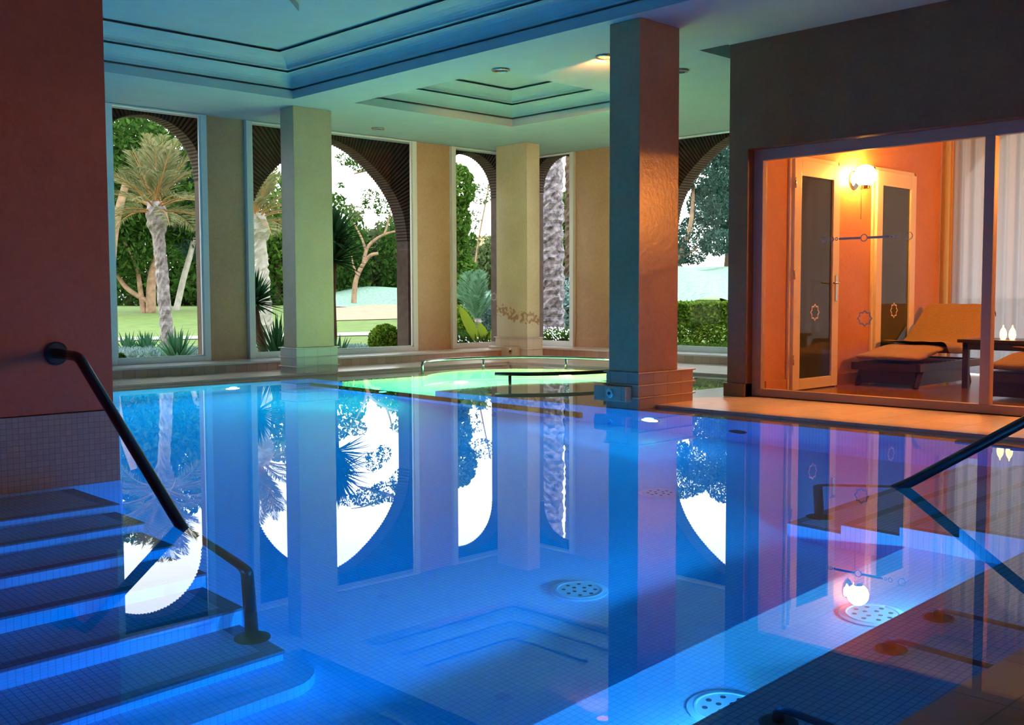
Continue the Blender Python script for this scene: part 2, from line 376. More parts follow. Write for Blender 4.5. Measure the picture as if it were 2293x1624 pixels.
# ---- ceiling with coffers
def ring_profile(name, x0, x1, y0, y1, prof, mat, top):
    V, F = [], []
    for a, z in prof:
        V += [(x0+a, y0+a, z), (x1-a, y0+a, z), (x1-a, y1-a, z), (x0+a, y1-a, z)]
    n = len(prof)
    for i in range(n-1):
        for k in range(4):
            k2 = (k+1) % 4; F.append((i*4+k, i*4+k2, (i+1)*4+k2, (i+1)*4+k))
    F.append(tuple((n-1)*4+k for k in range(4)))
    return pyo(name, V, F, mat)
def cove(a0, z0, a1, z1, n=8):
    return [(a0+(a1-a0)*(1-math.cos(PI/2*t/n)), z0+(z1-z0)*math.sin(PI/2*t/n)) for t in range(n+1)]
C1 = (0.2, 7.08, 1.2, 11.15); C2 = (7.77, 10.47, 8.30, 10.86); C3 = (8.57, 12.6, 5.94, 6.27)
def gapprof(s=1.0, z0=HC):
    p = [(0, z0), (0, z0+.10), (-.05, z0+.10), (-.05, z0+.125), (.0, z0+.125)]
    p += cove(.0, z0+.125, .17*s, z0+.265); p += [(.10*s, z0+.265), (.10*s, z0+.29), (.20*s, z0+.29)]
    p += cove(.20*s, z0+.29, .46*s, z0+.41); p += [(.38*s, z0+.41), (.38*s, z0+.44)]
    return p
o = ring_profile('ceiling_coffer_pool', *C1, gapprof(1.0), 'teal_cast_paint', 3.81); struct(o, 'large stepped coffer above the pool')
o = ring_profile('ceiling_coffer_corner', *C2, gapprof(.75), 'teal_cast_paint', 3.81); struct(o, 'small stepped coffer above the whirlpool')
o = ring_profile('ceiling_coffer_lounge', *C3, [(0, HC), (0, HC+.25)], 'teal_cast_paint', 3.6); struct(o)
xs = sorted({-6, 13.2, *C1[:2], *C2[:2], *C3[:2]}); ys = sorted({-4, 13.2, *C1[2:], *C2[2:], *C3[2:]})
V, F, idx = [], [], {}
def vid(x, y):
    if (x, y) not in idx: idx[(x, y)] = len(V); V.append((x, y, HC))
    return idx[(x, y)]
for i in range(len(xs)-1):
    for j in range(len(ys)-1):
        cx, cy = (xs[i]+xs[i+1])/2, (ys[j]+ys[j+1])/2
        if any(c[0] < cx < c[1] and c[2] < cy < c[3] for c in (C1, C2, C3)): continue
        F.append((vid(xs[i], ys[j]), vid(xs[i], ys[j+1]), vid(xs[i+1], ys[j+1]), vid(xs[i+1], ys[j])))
o = pyo('ceiling', V, F, 'teal_cast_paint'); struct(o, 'smooth white soffit, teal pool tint put into its paint')
o = boxes('ceiling_slab', [(-6.2, 14.9, -4.2, 14.9, 3.93, 4.1)], 'teal_cast_paint'); struct(o)
# eight-pointed star panel in the coffer
pr = 1.3; pc = (5.04-pr*math.cos(math.radians(67.5)), 9.62-pr*math.sin(math.radians(67.5)))
bm = bmesh.new(); prism(bm, [(pc[0]+pr*(1 if k % 2 == 0 else .541)*math.cos(math.radians(67.5+k*22.5)), pc[1]+pr*(1 if k % 2 == 0 else .541)*math.sin(math.radians(67.5+k*22.5))) for k in range(16)], 3.74, 3.813)
o = bmo('ceiling_panel', bm, 'teal_cast_paint'); struct(o, 'star-shaped panel in the ceiling of the large coffer')
# outer hull of the hall behind the camera
o = boxes('wall_front', [(-6.2, 8.6, -4.2, -4, 0, HC)], 'stucco'); struct(o)
o = boxes('wall_far_left', [(-6.2, -6, -4.2, 13.2, -.3, HC)], 'stucco'); struct(o)

# ---- garden-side wall piers
PW = dict(z0=.15, z1=HC)
def pier(name, x0, x1, y0, y1, label):
    o = boxes(name, [(x0, x1, y0, y1, .15, HC)], 'stucco'); struct(o, label)
    o2 = boxes('pier_plinth', [(x0+.002, x1-.002, y0-.012, y1, .15, .29)], 'stucco', o) if y1 > 12.95 and x0 < 12 and y0 > 12.5 else boxes('pier_plinth', [(x0-.012, x1, y0+.002, y1-.002, .15, .29)], 'stucco', o)
    return o
pier('wall_back_pier', 6.86, 7.43, 12.92, 12.985, 'narrow plaster pier between the left palm window and the next')
pier('wall_back_pier', 10.37, 11.07, 12.92, 12.985, 'plaster pier left of the whirlpool corner')
pier('wall_back_pier', -6, 5.5, 12.92, 13.3, 'plaster wall hidden behind the red wall')
pier('wall_right_pier', 13.02, 13.08, 10.82, 12.0, 'plaster pier between the corner window and the hedge window')
pier('wall_right_pier', 13.02, 13.08, 5.72, 7.7, 'plaster pier behind the lounge')
# ---- windows
def window(n, axis, p, a0, a1, label, z0=.15, z1=HC-.005, fw=.085, pane_b=.03):
    """axis 'y': pane in plane y=p spanning x a0..a1; axis 'x': plane x=p spanning y"""
    def B(u0, u1, z_0, z_1, d0, d1): return (u0, u1, p+d0, p+d1, z_0, z_1) if axis == 'y' else (p+d0, p+d1, u0, u1, z_0, z_1)
    e = bpy.data.objects.new('window_%d' % n, None); COL.objects.link(e); struct(e, label)
    e.location = ((a0+a1)/2, p, z0) if axis == 'y' else (p, (a0+a1)/2, z0)
    boxes('window_frame', [B(a0, a0+fw, z0, z1, 0, .07), B(a1-fw, a1, z0, z1, 0, .07), B(a0+fw, a1-fw, z0, z0+fw*.8, 0, .07), B(a0+fw, a1-fw, z1-.02, z1, 0, .07)], 'frame', e, .004)
    boxes('sash_bead', [B(a0+fw, a0+fw+.018, z0+fw*.8, z1-.02, .02, .05), B(a1-fw-.018, a1-fw, z0+fw*.8, z1-.02, .02, .05), B(a0+fw, a1-fw, z0+fw*.8, z0+fw*.8+.018, .02, .05)], 'frame', e)
    boxes('window_pane', [B(a0+fw+.002, a1-fw-.002, z0+fw*.8, z1-.021, pane_b, pane_b+.008)], 'glass', e)
    return e
window(1, 'y', 12.86, 5.50, 6.85, 'leftmost arched window looking out on the small palm')
window(2, 'y', 12.86, 7.43, 10.36, 'wide arched window behind the left column')
w3 = window(3, 'y', 12.86, 11.07, 12.98, 'narrow window left of the corner column')
window(4, 'x', 12.96, 12.0, 12.93, 'narrow window right of the corner column with the thick palm trunk')
window(5, 'x', 12.96, 7.7, 10.82, 'arched window showing the clipped hedge')
# star decal on window 3
def star(name, c, ux, uy, R, r, w, mat, parent):
    c = Vector(c); ux = Vector(ux); uy = Vector(uy); V, F = [], []; n = 16
    for k in range(n):
        a = 2*PI*k/n; q = R if k % 2 == 0 else r
        for s in (q, q-w): V.append(c+ux*s*math.cos(a)+uy*s*math.sin(a))
    for k in range(n): a = 2*k; b = 2*((k+1) % n); F.append((a, b, b+1, a+1))
    return pyo(name, V, F, mat, parent)
star('star_decal', (11.99, 12.885, .98), (1, 0, 0), (0, 0, 1), .075, .055, .014, 'frame', w3)

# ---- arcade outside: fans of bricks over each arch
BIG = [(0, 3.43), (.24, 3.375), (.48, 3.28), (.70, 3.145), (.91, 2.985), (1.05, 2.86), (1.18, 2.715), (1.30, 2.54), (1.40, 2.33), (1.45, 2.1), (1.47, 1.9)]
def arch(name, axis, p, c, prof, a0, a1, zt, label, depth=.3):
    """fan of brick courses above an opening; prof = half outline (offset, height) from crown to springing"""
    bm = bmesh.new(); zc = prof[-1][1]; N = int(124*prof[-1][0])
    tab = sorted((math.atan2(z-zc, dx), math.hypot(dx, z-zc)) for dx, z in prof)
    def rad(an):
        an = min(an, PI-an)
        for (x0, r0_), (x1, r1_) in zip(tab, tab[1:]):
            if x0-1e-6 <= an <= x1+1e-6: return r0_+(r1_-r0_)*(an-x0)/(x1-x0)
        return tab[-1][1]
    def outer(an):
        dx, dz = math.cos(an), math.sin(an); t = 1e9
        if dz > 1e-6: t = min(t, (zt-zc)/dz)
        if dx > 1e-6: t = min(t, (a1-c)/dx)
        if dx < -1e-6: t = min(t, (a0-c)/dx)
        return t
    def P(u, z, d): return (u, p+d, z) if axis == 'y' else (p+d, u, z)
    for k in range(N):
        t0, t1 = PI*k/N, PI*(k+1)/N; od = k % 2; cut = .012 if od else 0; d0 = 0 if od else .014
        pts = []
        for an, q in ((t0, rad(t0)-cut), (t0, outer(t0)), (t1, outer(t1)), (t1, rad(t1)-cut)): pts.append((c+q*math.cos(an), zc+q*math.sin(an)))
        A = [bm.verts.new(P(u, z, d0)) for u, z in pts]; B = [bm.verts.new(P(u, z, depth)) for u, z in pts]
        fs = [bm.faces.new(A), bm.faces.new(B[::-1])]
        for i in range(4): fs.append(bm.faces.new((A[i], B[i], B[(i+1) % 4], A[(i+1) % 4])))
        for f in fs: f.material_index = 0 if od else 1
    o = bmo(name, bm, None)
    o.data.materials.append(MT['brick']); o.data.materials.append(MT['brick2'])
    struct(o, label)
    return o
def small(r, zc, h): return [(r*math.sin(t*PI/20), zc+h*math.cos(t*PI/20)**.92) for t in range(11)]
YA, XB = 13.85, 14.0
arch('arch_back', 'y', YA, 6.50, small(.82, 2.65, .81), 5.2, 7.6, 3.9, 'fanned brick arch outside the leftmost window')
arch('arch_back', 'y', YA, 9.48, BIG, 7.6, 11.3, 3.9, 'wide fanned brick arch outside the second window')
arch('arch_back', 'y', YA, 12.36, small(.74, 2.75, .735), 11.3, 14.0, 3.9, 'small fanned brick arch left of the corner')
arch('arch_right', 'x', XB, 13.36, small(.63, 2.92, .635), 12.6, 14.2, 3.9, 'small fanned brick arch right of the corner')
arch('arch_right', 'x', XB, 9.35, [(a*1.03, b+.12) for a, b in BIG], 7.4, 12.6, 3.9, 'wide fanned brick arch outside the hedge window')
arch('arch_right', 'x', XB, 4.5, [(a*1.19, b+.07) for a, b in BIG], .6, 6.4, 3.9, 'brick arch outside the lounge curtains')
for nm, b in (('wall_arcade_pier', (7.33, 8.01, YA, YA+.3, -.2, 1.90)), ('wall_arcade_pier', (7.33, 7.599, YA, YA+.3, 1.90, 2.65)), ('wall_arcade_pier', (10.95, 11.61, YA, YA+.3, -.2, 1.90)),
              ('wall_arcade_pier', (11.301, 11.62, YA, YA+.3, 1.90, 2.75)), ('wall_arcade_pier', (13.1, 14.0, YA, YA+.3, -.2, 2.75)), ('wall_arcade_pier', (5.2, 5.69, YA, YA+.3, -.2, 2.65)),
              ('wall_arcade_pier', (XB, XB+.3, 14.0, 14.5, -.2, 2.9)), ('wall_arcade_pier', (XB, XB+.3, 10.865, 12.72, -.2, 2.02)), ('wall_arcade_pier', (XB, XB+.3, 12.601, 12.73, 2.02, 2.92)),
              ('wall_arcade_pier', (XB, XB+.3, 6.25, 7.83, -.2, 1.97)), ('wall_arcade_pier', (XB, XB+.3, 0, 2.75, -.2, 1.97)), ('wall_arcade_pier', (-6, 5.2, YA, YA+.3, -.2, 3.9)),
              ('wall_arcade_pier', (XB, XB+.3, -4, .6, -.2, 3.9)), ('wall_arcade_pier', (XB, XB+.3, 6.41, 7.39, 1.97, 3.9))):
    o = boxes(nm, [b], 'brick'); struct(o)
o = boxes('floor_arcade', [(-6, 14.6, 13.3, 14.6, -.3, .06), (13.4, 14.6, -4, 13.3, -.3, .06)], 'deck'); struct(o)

# ---- lounge on the right
XF = 8.60; YL = 5.72; LF = .035
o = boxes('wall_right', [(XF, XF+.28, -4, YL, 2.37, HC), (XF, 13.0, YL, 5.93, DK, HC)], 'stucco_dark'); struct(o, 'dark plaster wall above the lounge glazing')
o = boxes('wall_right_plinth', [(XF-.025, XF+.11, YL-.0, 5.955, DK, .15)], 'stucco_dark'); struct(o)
o = boxes('floor_lounge', [(8.70, 13.02, -1.0, YL, DK, LF)], 'wood_floor'); struct(o, 'reddish polished floor of the lounge')
o = boxes('ceiling_lounge', [(8.88, 13.02, -1.0, YL, 3.25, 3.33)], 'teal_cast_paint'); struct(o)
o = boxes('wall_lounge_side', [(8.88, 13.0, YL-.02, YL-.001, LF, 3.25)], 'stucco_lounge'); struct(o, 'orange-lit plaster side wall of the lounge')
o = boxes('wall_lounge_near', [(8.8, 13.0, 1.0, 1.2, 0, HC)], 'stucco_lounge'); struct(o)
o = boxes('wall_lounge_end', [(12.9, 13.1, 5.60, YL, LF, 3.9), (12.9, 13.1, -1, 5.60, 2.92, 3.9), (12.9, 13.1, -1, .3, LF, 2.92)], 'stucco_lounge'); struct(o)
boxes_b = boxes('baseboard_lounge', [(8.9, 9.27, YL-.035, YL-.02, LF, .16), (10.25, 10.95, YL-.035, YL-.02, LF, .16)], 'stucco_lounge'); struct(boxes_b)
window(6, 'x', 12.93, .3, 5.60, 'curtained garden window of the lounge', z0=.06, z1=2.92, fw=.05)
# glazing
g = bpy.data.objects.new('window_7', None); COL.objects.link(g); g.location = (8.74, 3.5, DK); struct(g, 'large glazed front of the lounge in a grey frame')
XG = 8.70
boxes('window_frame', [(XG, XG+.07, -1, YL-.002, 2.265, 2.368), (XG, XG+.07, -1, YL-.002, LF-.01, .105), (XG, XG+.07, 5.62, YL-.002, .105, 2.265)], 'frame_dark', g, .004)
boxes('mullion', [(XG-.005, XG+.075, 3.475, 3.555, .105, 2.265)], 'frame_dark', g, .004)
boxes('mullion', [(XG-.005, XG+.075, 1.15, 1.23, .105, 2.265)], 'frame_dark', g, .004)
for y0, y1 in ((3.56, 5.615), (1.235, 3.47), (-.99, 1.145)): boxes('window_pane', [(XG+.03, XG+.038, y0, y1, .107, 2.263)], 'glass_lounge', g)
xd = XG+.026
star('star_decal', (xd, 4.58, .79), (0, 1, 0), (0, 0, 1), .075, .058, .014, 'etch', g)
for yy, rr in ((4.985, .036), (4.91, .022), (4.865, .016), (4.60, .034), (4.34, .016), (4.295, .022), (4.19, .036)):
    V, F = [], []
    for k in range(20):
        a = 2*PI*k/20
        for s in (rr, rr-.008): V.append((xd, yy+s*math.cos(a), 1.498+s*math.sin(a)))
    for k in range(20): a = 2*k; b = 2*((k+1) % 20); F.append((a, b, b+1, a+1))
    pyo('ring_decal', V, F, 'etch', g)
boxes('bar_decal', [(xd-.001, xd, 4.635, 4.84, 1.488, 1.508)], 'etch', g); boxes('bar_decal', [(xd-.001, xd, 4.365, 4.565, 1.488, 1.508)], 'etch', g)

# doors in the lounge side wall
def door(n, x0, x1, z1, label, handle=True):
    e = bpy.data.objects.new('door_%d' % n, None); COL.objects.link(e); e.location = ((x0+x1)/2, YL-.02, LF); struct(e, label)
    y0, y1 = YL-.075, YL-.02
    boxes('door_casing', [(x0-.04, x0, y0+.03, y1, LF, z1+.04), (x1, x1+.03, y0+.03, y1, LF, z1+.04), (x0-.04, x1+.03, y0+.03, y1, z1, z1+.04)], 'doorwhite', e, .004)
    dl = boxes('door_leaf', [(x0, x0+.13, y0, y1, LF+.01, z1), (x1-.13, x1, y0, y1, LF+.01, z1), (x0+.13, x1-.13, y0, y1, z1-.16, z1), (x0+.13, x1-.13, y0, y1, LF+.01, LF+.12)], 'doorwhite', e, .006)
    dp = boxes('door_pane', [(x0+.132, x1-.132, y0+.02, y0+.03, LF+.122, z1-.162)], 'darkglass', e)
    cx = (x0+x1)/2
    star('star_decal', (cx-.0, y0+.018, .82), (1, 0, 0), (0, 0, 1), .09, .07, .016, 'doorwhite', dp)
    if handle:
        boxes('handle_plate', [(x1-.085, x1-.05, y0-.012, y0, .93, 1.2)], 'chrome', dl, .004)
        tube('handle', rounded([(x1-.067, y0-.01, 1.12), (x1-.067, y0-.05, 1.12), (x1-.19, y0-.05, 1.12)], .02), .009, 'chrome', dl)
        for z in (.35, 1.2, 2.1): tube('hinge', [(x0-.005, y0-.008, z-.05), (x0-.005, y0-.008, z+.05)], .01, 'chrome', e)
    return e
door(1, 9.31, 10.19, 2.34, 'cream glazed door left of the wall lamp in the lounge')
door(2, 11.00, 11.93, 2.36, 'cream glazed door right of the wall lamp in the lounge', False)

# ================================================================== POOL STAIRS, BENCH
RISE = .18
TY = [5.06, 4.74, 4.41, 4.08, 3.75, 3.42]
e = empty('pool_stairs', (1, 4.4, -1.15), 'submerged blue mosaic steps descending from the red wall', 'stairs')
for i, y in enumerate(TY):
    d = -.08-RISE*i; xr = 2.18-.018*i; yb = 5.63 if i == 0 else TY[i-1]
    boxes('riser', [(-2.1, xr, y, yb, -1.16, d-.006)], 'pool', e)
    boxes('tread', [(-2.1, xr-.07, y+.05, yb, d-.006, d)], 'pool_tread_shaded', e)
    boxes('nosing', [(-2.1, xr+.004, y-.006, y+.05, d-.028, d+.001), (xr-.07, xr+.004, y+.05, yb, d-.006, d+.001)], 'nosing', e)
bm = bmesh.new()
pts = [(-2.1, 3.20), (1.96, 3.20)]+[(2.0+.16*math.sin(t*PI/12), 3.36-.16*math.cos(t*PI/12)) for t in range(7)]+[(2.16, 3.42), (2.16, 3.6), (-2.1, 3.6)]
prism(bm, pts, -1.16, -1.07)
bmo('toe_step', bm, 'pool', e)
e['kind'] = 'structure'

e = empty('pool_stairs', (6, 2, -1.15), 'submerged steps climbing to the right in the far corner below the lounge deck', 'stairs')
e['kind'] = 'structure'
SX = 4.88; SY = [2.98, 2.67, 2.36, 2.07, 1.78, 1.46]
for i, y in enumerate(SY):
    d = -.90+.165*i; yn = .95 if i == 5 else SY[i+1]
    boxes('riser', [(SX, XE, .95, y, -1.16 if i == 0 else d-.172, d-.006)], 'pool', e)
    boxes('tread', [(SX+.012, XE, yn, y-.05, d-.006, d)], 'pool_tread_shaded', e)
    boxes('nosing', [(SX+.012, XE, y-.05, y+.006, d-.028, d+.001), (SX-.0, SX+.05, yn, y-.05, d-.005, d+.001)], 'nosing', e)
# bench along the near edge
o = boxes('pool_bench', [(-2.1, SX-.002, 1.0, 1.72, -1.16, -.506)], 'pool'); struct(o, 'submerged massage bench along the near pool edge')
o2 = boxes('bench_seat', [(-2.1, SX-.002, 1.0, 1.735, -.506, -.5)], 'pool_tread_shaded', o)
o = boxes('pool_lower_step', [(-2.1, SX-.001, 1.72, 2.32, -1.16, -.90)], 'pool'); struct(o, 'lower step in front of the massage bench')

# jets in the floor
def jet(loc, label, r=.13):
    e = empty('floor_jet', loc, label, 'pool jet', 'round perforated jets in the pool floor'); x, y, z = loc
    jp = disc('jet_plate', (x, y, z), (0, 0, 1), r, .018, 'frame', e, bev=1)
    for rr in (r*.80,):
        V, F = tube_pts([(x+rr*math.cos(a*PI/12), y+rr*math.sin(a*PI/12), z+.018) for a in range(25)], .006, 6); pyo('jet_ring', V, F, 'frame', jp, True)
    k = 0
    for ring, n in ((.55, 8), (.25, 4)):
        for i in range(n):
            a = 2*PI*i/n; disc('jet_hole', (x+r*ring*math.cos(a), y+r*ring*math.sin(a), z+.0182), (0, 0, 1), r*.075, .002, 'black', jp, 10)
    return e
jet((3.90, 1.99, -.9), 'perforated white jet glowing beside the underwater lamp')
jet((2.83, 1.94, -.9), 'perforated white jet at the bottom edge of the picture on the lower step')
jet((3.50, 3.20, -1.15), 'perforated jet in the open pool floor below the coffer reflection')
jet((5.20, 4.08, -1.15), 'perforated jet in the pool floor in front of the near column')
# underwater lamps
def uwlamp(c, ax, label, mat='uwlamp', r=.085):
    e = empty('pool_lamp', c, label, 'pool lamp')
    ax = Vector(ax); disc('bezel', Vector(c)-ax*.012, ax, r*1.22, .02, 'steel', e, 32, 1)
    disc('lens', Vector(c)+ax*.009, ax, r, .012, mat, e, 32, 1); return e
uwlamp((6.10, YE-.001, -.60), (0, -1, 0), 'glowing underwater lamp in the back pool wall below the pier')
uwlamp((XE-.001, 5.71, -.57), (-1, 0, 0), 'glowing underwater lamp in front of the near column')
uwlamp((3.95, 1.722, -.70), (0, 1, 0), 'brilliant white underwater lamp in the bench front, out of sight', 'uwlamp_white')
uwlamp((2.6, 1.722, -.70), (0, 1, 0), 'unseen underwater lamp added in the bench front to light the pool floor', 'uwlamp_white')  # fixture of the added floor-lighting beam
e = empty('pool_inlet', (XE-.001, 4.82, -.66), 'dark round inlet in the pool wall right of the glowing lamp', 'pool inlet')
disc('bezel', (XE-.001, 4.82, -.66), (-1, 0, 0), .085, .02, 'darksteel', e, 28, 1); disc('grille', (XE-.022, 4.82, -.66), (-1, 0, 0), .055, .004, 'black', e, 24)

# ================================================================== HANDRAILS
RT = .026
def flange(c, ax, parent, r=.062, t=.012, mat='darksteel'): return disc('flange', c, ax, r, t, mat, parent, 28, 1)
x = 2.125
e = empty('handrail', (x, 5.66, .7), 'dark steel handrail running down from the red wall into the water', 'handrail')
tube('rail', rounded([(x, 5.655, .705), (x, 5.36, .70), (x, 4.29, 0.0), (x-.01, 3.72, -.31), (x-.06, 3.60, -.99)], .055), RT, 'darksteel', e, 20)
flange((x, 5.655, .705), (0, -1, 0), e); flange((x-.06, 3.60, -.981), (0, 0, 1), e, .07)
x = 5.22
e = empty('handrail', (x, 1.0, .5), 'dark steel handrail entering the water at the right edge of the picture', 'handrail')
tube('rail', rounded([(x, .62, DK), (x, .62, .86), (x, 1.02, .98), (x+.03, 2.50, 0.02), (x, 3.00, -.24), (x-.10, 2.93, -.90)], .055), RT, 'darksteel', e, 20)
flange((x-.10, 2.93, -.90), (0, 0, 1), e, .07); flange((x, .62, DK), (0, 0, 1), e)
# grab bars of the bench
for (x0, y0, x1, y1, lab) in ((3.66, 1.62, 3.53, 1.14, 'steel grab bar on the bench nearest the right handrail'),
                              (3.26, 1.60, 3.12, 1.14, 'steel grab bar in the middle of the submerged bench'),
                              (2.54, 1.57, 2.42, 1.14, 'steel grab bar on the bench at the bottom of the picture')):
    e = empty('grab_bar', (x0, y0, -.5), lab, 'grab bar', 'grab bars of the massage bench')
    tube('bar', rounded([(x0, y0, -.5), (x0, y0, -.40), (x1, y1, -.28)], .05), .017, 'darksteel', e, 14)
    flange((x0, y0, -.5), (0, 0, 1), e, .055, .012, 'gunmetal'); flange((x1, y1-.012, -.28), (0, 1, 0), e, .05, .012, 'gunmetal')
# whirlpool rails
def arcpts(a0, a1, R, z, st=4):
    n = max(2, int(abs(a1-a0)/st)); return [(SPC[0]+R*math.cos(math.radians(a0+(a1-a0)*k/n)), SPC[1]+R*math.sin(math.radians(a0+(a1-a0)*k/n)), z) for k in range(n+1)]
RZ = .15; RR = 1.34
e = empty('whirlpool_rail', (SPC[0], SPC[1]+1.3, 0), 'long curved steel rail around the back of the glowing whirlpool', 'handrail')
pa = arcpts(122, -60, RR, RZ); a = pa[0]
tube('rail', rounded([(a[0], a[1], -.03), (a[0], a[1], RZ-.03)], .02)+pa[0:], .021, 'steel', e)
for ang in (70, 20, -30):
    q = arcpts(ang, ang+1, RR, RZ)[0]; tube('post', [(q[0], q[1], -.03), (q[0], q[1], RZ-.01)], .018, 'steel', e)
e = empty('whirlpool_rail', (8.4, 8.6, 0), 'short curved dark rail at the front of the glowing whirlpool', 'handrail')
tube('rail', arcpts(212, 292, RR+.05, RZ-.03), .022, 'darksteel', e)
for ang in (219, 270):
    q = arcpts(ang, ang+1, RR+.05, RZ)[0]; tube('post', [(q[0], q[1], -.03), (q[0], q[1], RZ-.04)], .018, 'darksteel', e)

# ================================================================== COLUMNS
def column(x0, x1, y0, y1, mat, label, base, nb, bt, bmat='basecourse'):
    e = empty('column', ((x0+x1)/2, (y0+y1)/2, 0), label, 'column', 'square plaster columns of the pool hall')
    boxes('shaft', [(x0, x1, y0, y1, bt, HC)], mat, e, .006)
    h = bt/nb
    for i in range(nb):
        z0 = i*h-(.04 if i == 0 else 0)
        boxes('base_course', [(base[0], base[1], base[2], base[3], z0, (i+1)*h-.014)], bmat, e, .003)
        boxes('course_joint', [(base[0]-.020, base[1]+.020, base[2]-.020, base[3]+.020, (i+1)*h-.014, (i+1)*h)], bmat, e, .005)
    return e
def button(c, ax, e):
    disc('push_button', c, ax, .042, .012, 'chrome', e, 24, 1); disc('button_centre', Vector(c)+Vector(ax)*.012, ax, .014, .004, 'darksteel', e, 16)
cr_ = column(7.19, 7.745, 5.88, 6.22, 'stucco_terra', 'near square column with one side glowing orange, right of centre', (7.19, 7.98, 5.88, 6.25), 3, .325, 'basecourse_terra')
pb = boxes('panel_box', [(7.10, 7.189, 5.95, 6.32, .065, .20)], 'basecourse_terra', cr_, .008); button((7.10, 6.13, .135), (-1, 0, 0), pb)
column(7.30, 7.87, 11.50, 11.80, 'stucco_pale2', 'pale square column standing at the back left of the pool', (7.285, 7.91, 11.485, 11.86), 3, .35)
cc = column(11.69, 11.97, 11.80, 12.50, 'stucco_pale', 'farthest square column in the window corner, with a brown damp stain', (11.68, 12.02, 11.785, 12.52), 2, .34)
pb = boxes('panel_box', [(11.60, 11.679, 11.95, 12.60, .03, .19)], 'basecourse', cc, .008); button((11.60, 12.08, .12), (-1, 0, 0), pb)

# ceiling downlights
def downlight(x, y, label, on):
    e = empty('ceiling_downlight', (x, y, HC), label, 'ceiling light', 'recessed ceiling downlights')
    V, F = tube_pts([(x+.085*math.cos(a*PI/12), y+.085*math.sin(a*PI/12), HC-.008) for a in range(25)], .014, 8); pyo('trim_ring', V, F, 'steel', e, True)
    disc('lens', (x, y, HC-.012), (0, 0, 1), .078, .01, 'spot_on' if on else 'darksteel', e, 24); return e
downlight(8.08, 7.05, 'small orange-glowing ceiling downlight beside the near column', True)
downlight(9.16, 12.24, 'unlit ceiling downlight above the wide arched window', False)
downlight(7.75, 8.21, 'unlit ceiling downlight in front of the small coffer', False)
downlight(9.16, 6.95, 'unlit ceiling downlight right of the near column', False)

# ================================================================== LAMPS
def sconce(x, y, z, ny, label, mat='lampglow'):
    e = empty('wall_lamp', (x, y, z), label, 'wall lamp')
    disc('back_plate', (x, y, z), (0, ny, 0), .10, .02, 'chrome', e, 32, 1)
    tube('arm', rounded([(x, y, z), (x, y+ny*.10, z), (x, y+ny*.13, z-.06)], .03), .012, 'chrome', e)
    cp = disc('cup', (x, y+ny*.13, z-.10), (0, 0, 1), .05, .04, 'chrome', e, 24)
    ball('globe', (x, y+ny*.13, z+.04), .115, mat, e)
    tube('pull_cord', [(x-.02, y+ny*.10, z-.10), (x-.02, y+ny*.10, z-.42)], .003, 'darkwood', cp, 6)
    return e
sconce(10.57, YL-.02, 2.22, -1, 'bright glowing wall lamp between the two lounge doors')
sconce(12.2, 1.2, 2.3, 1, 'glowing wall lamp on the near lounge wall outside the picture', 'lampglow4')
for yy, lab in ((5.0, 'unseen round lounge lamp added to light the deck, nearest the side wall'), (3.9, 'unseen round lounge lamp added to light the deck, in the middle'), (2.8, 'unseen round lounge lamp added to light the deck, nearest the camera')):
    e = empty('added_ceiling_lamp', (9.35, yy, 3.25), lab, 'added ceiling lamp')  # added lamps, out of view, carrying the beams onto the deck
    disc('ring', (9.35, yy, 3.22), (0, 0, 1), .15, .03, 'chrome', e, 32, 1); disc('diffuser', (9.35, yy, 3.205), (0, 0, 1), .12, .016, 'lampglow3', e, 32)
sconce(0.5, -4.0, 2.3, 1, 'unseen wall lamp added behind the camera to warm the red wall', 'lampglow2')  # added for the warm light on the red wall

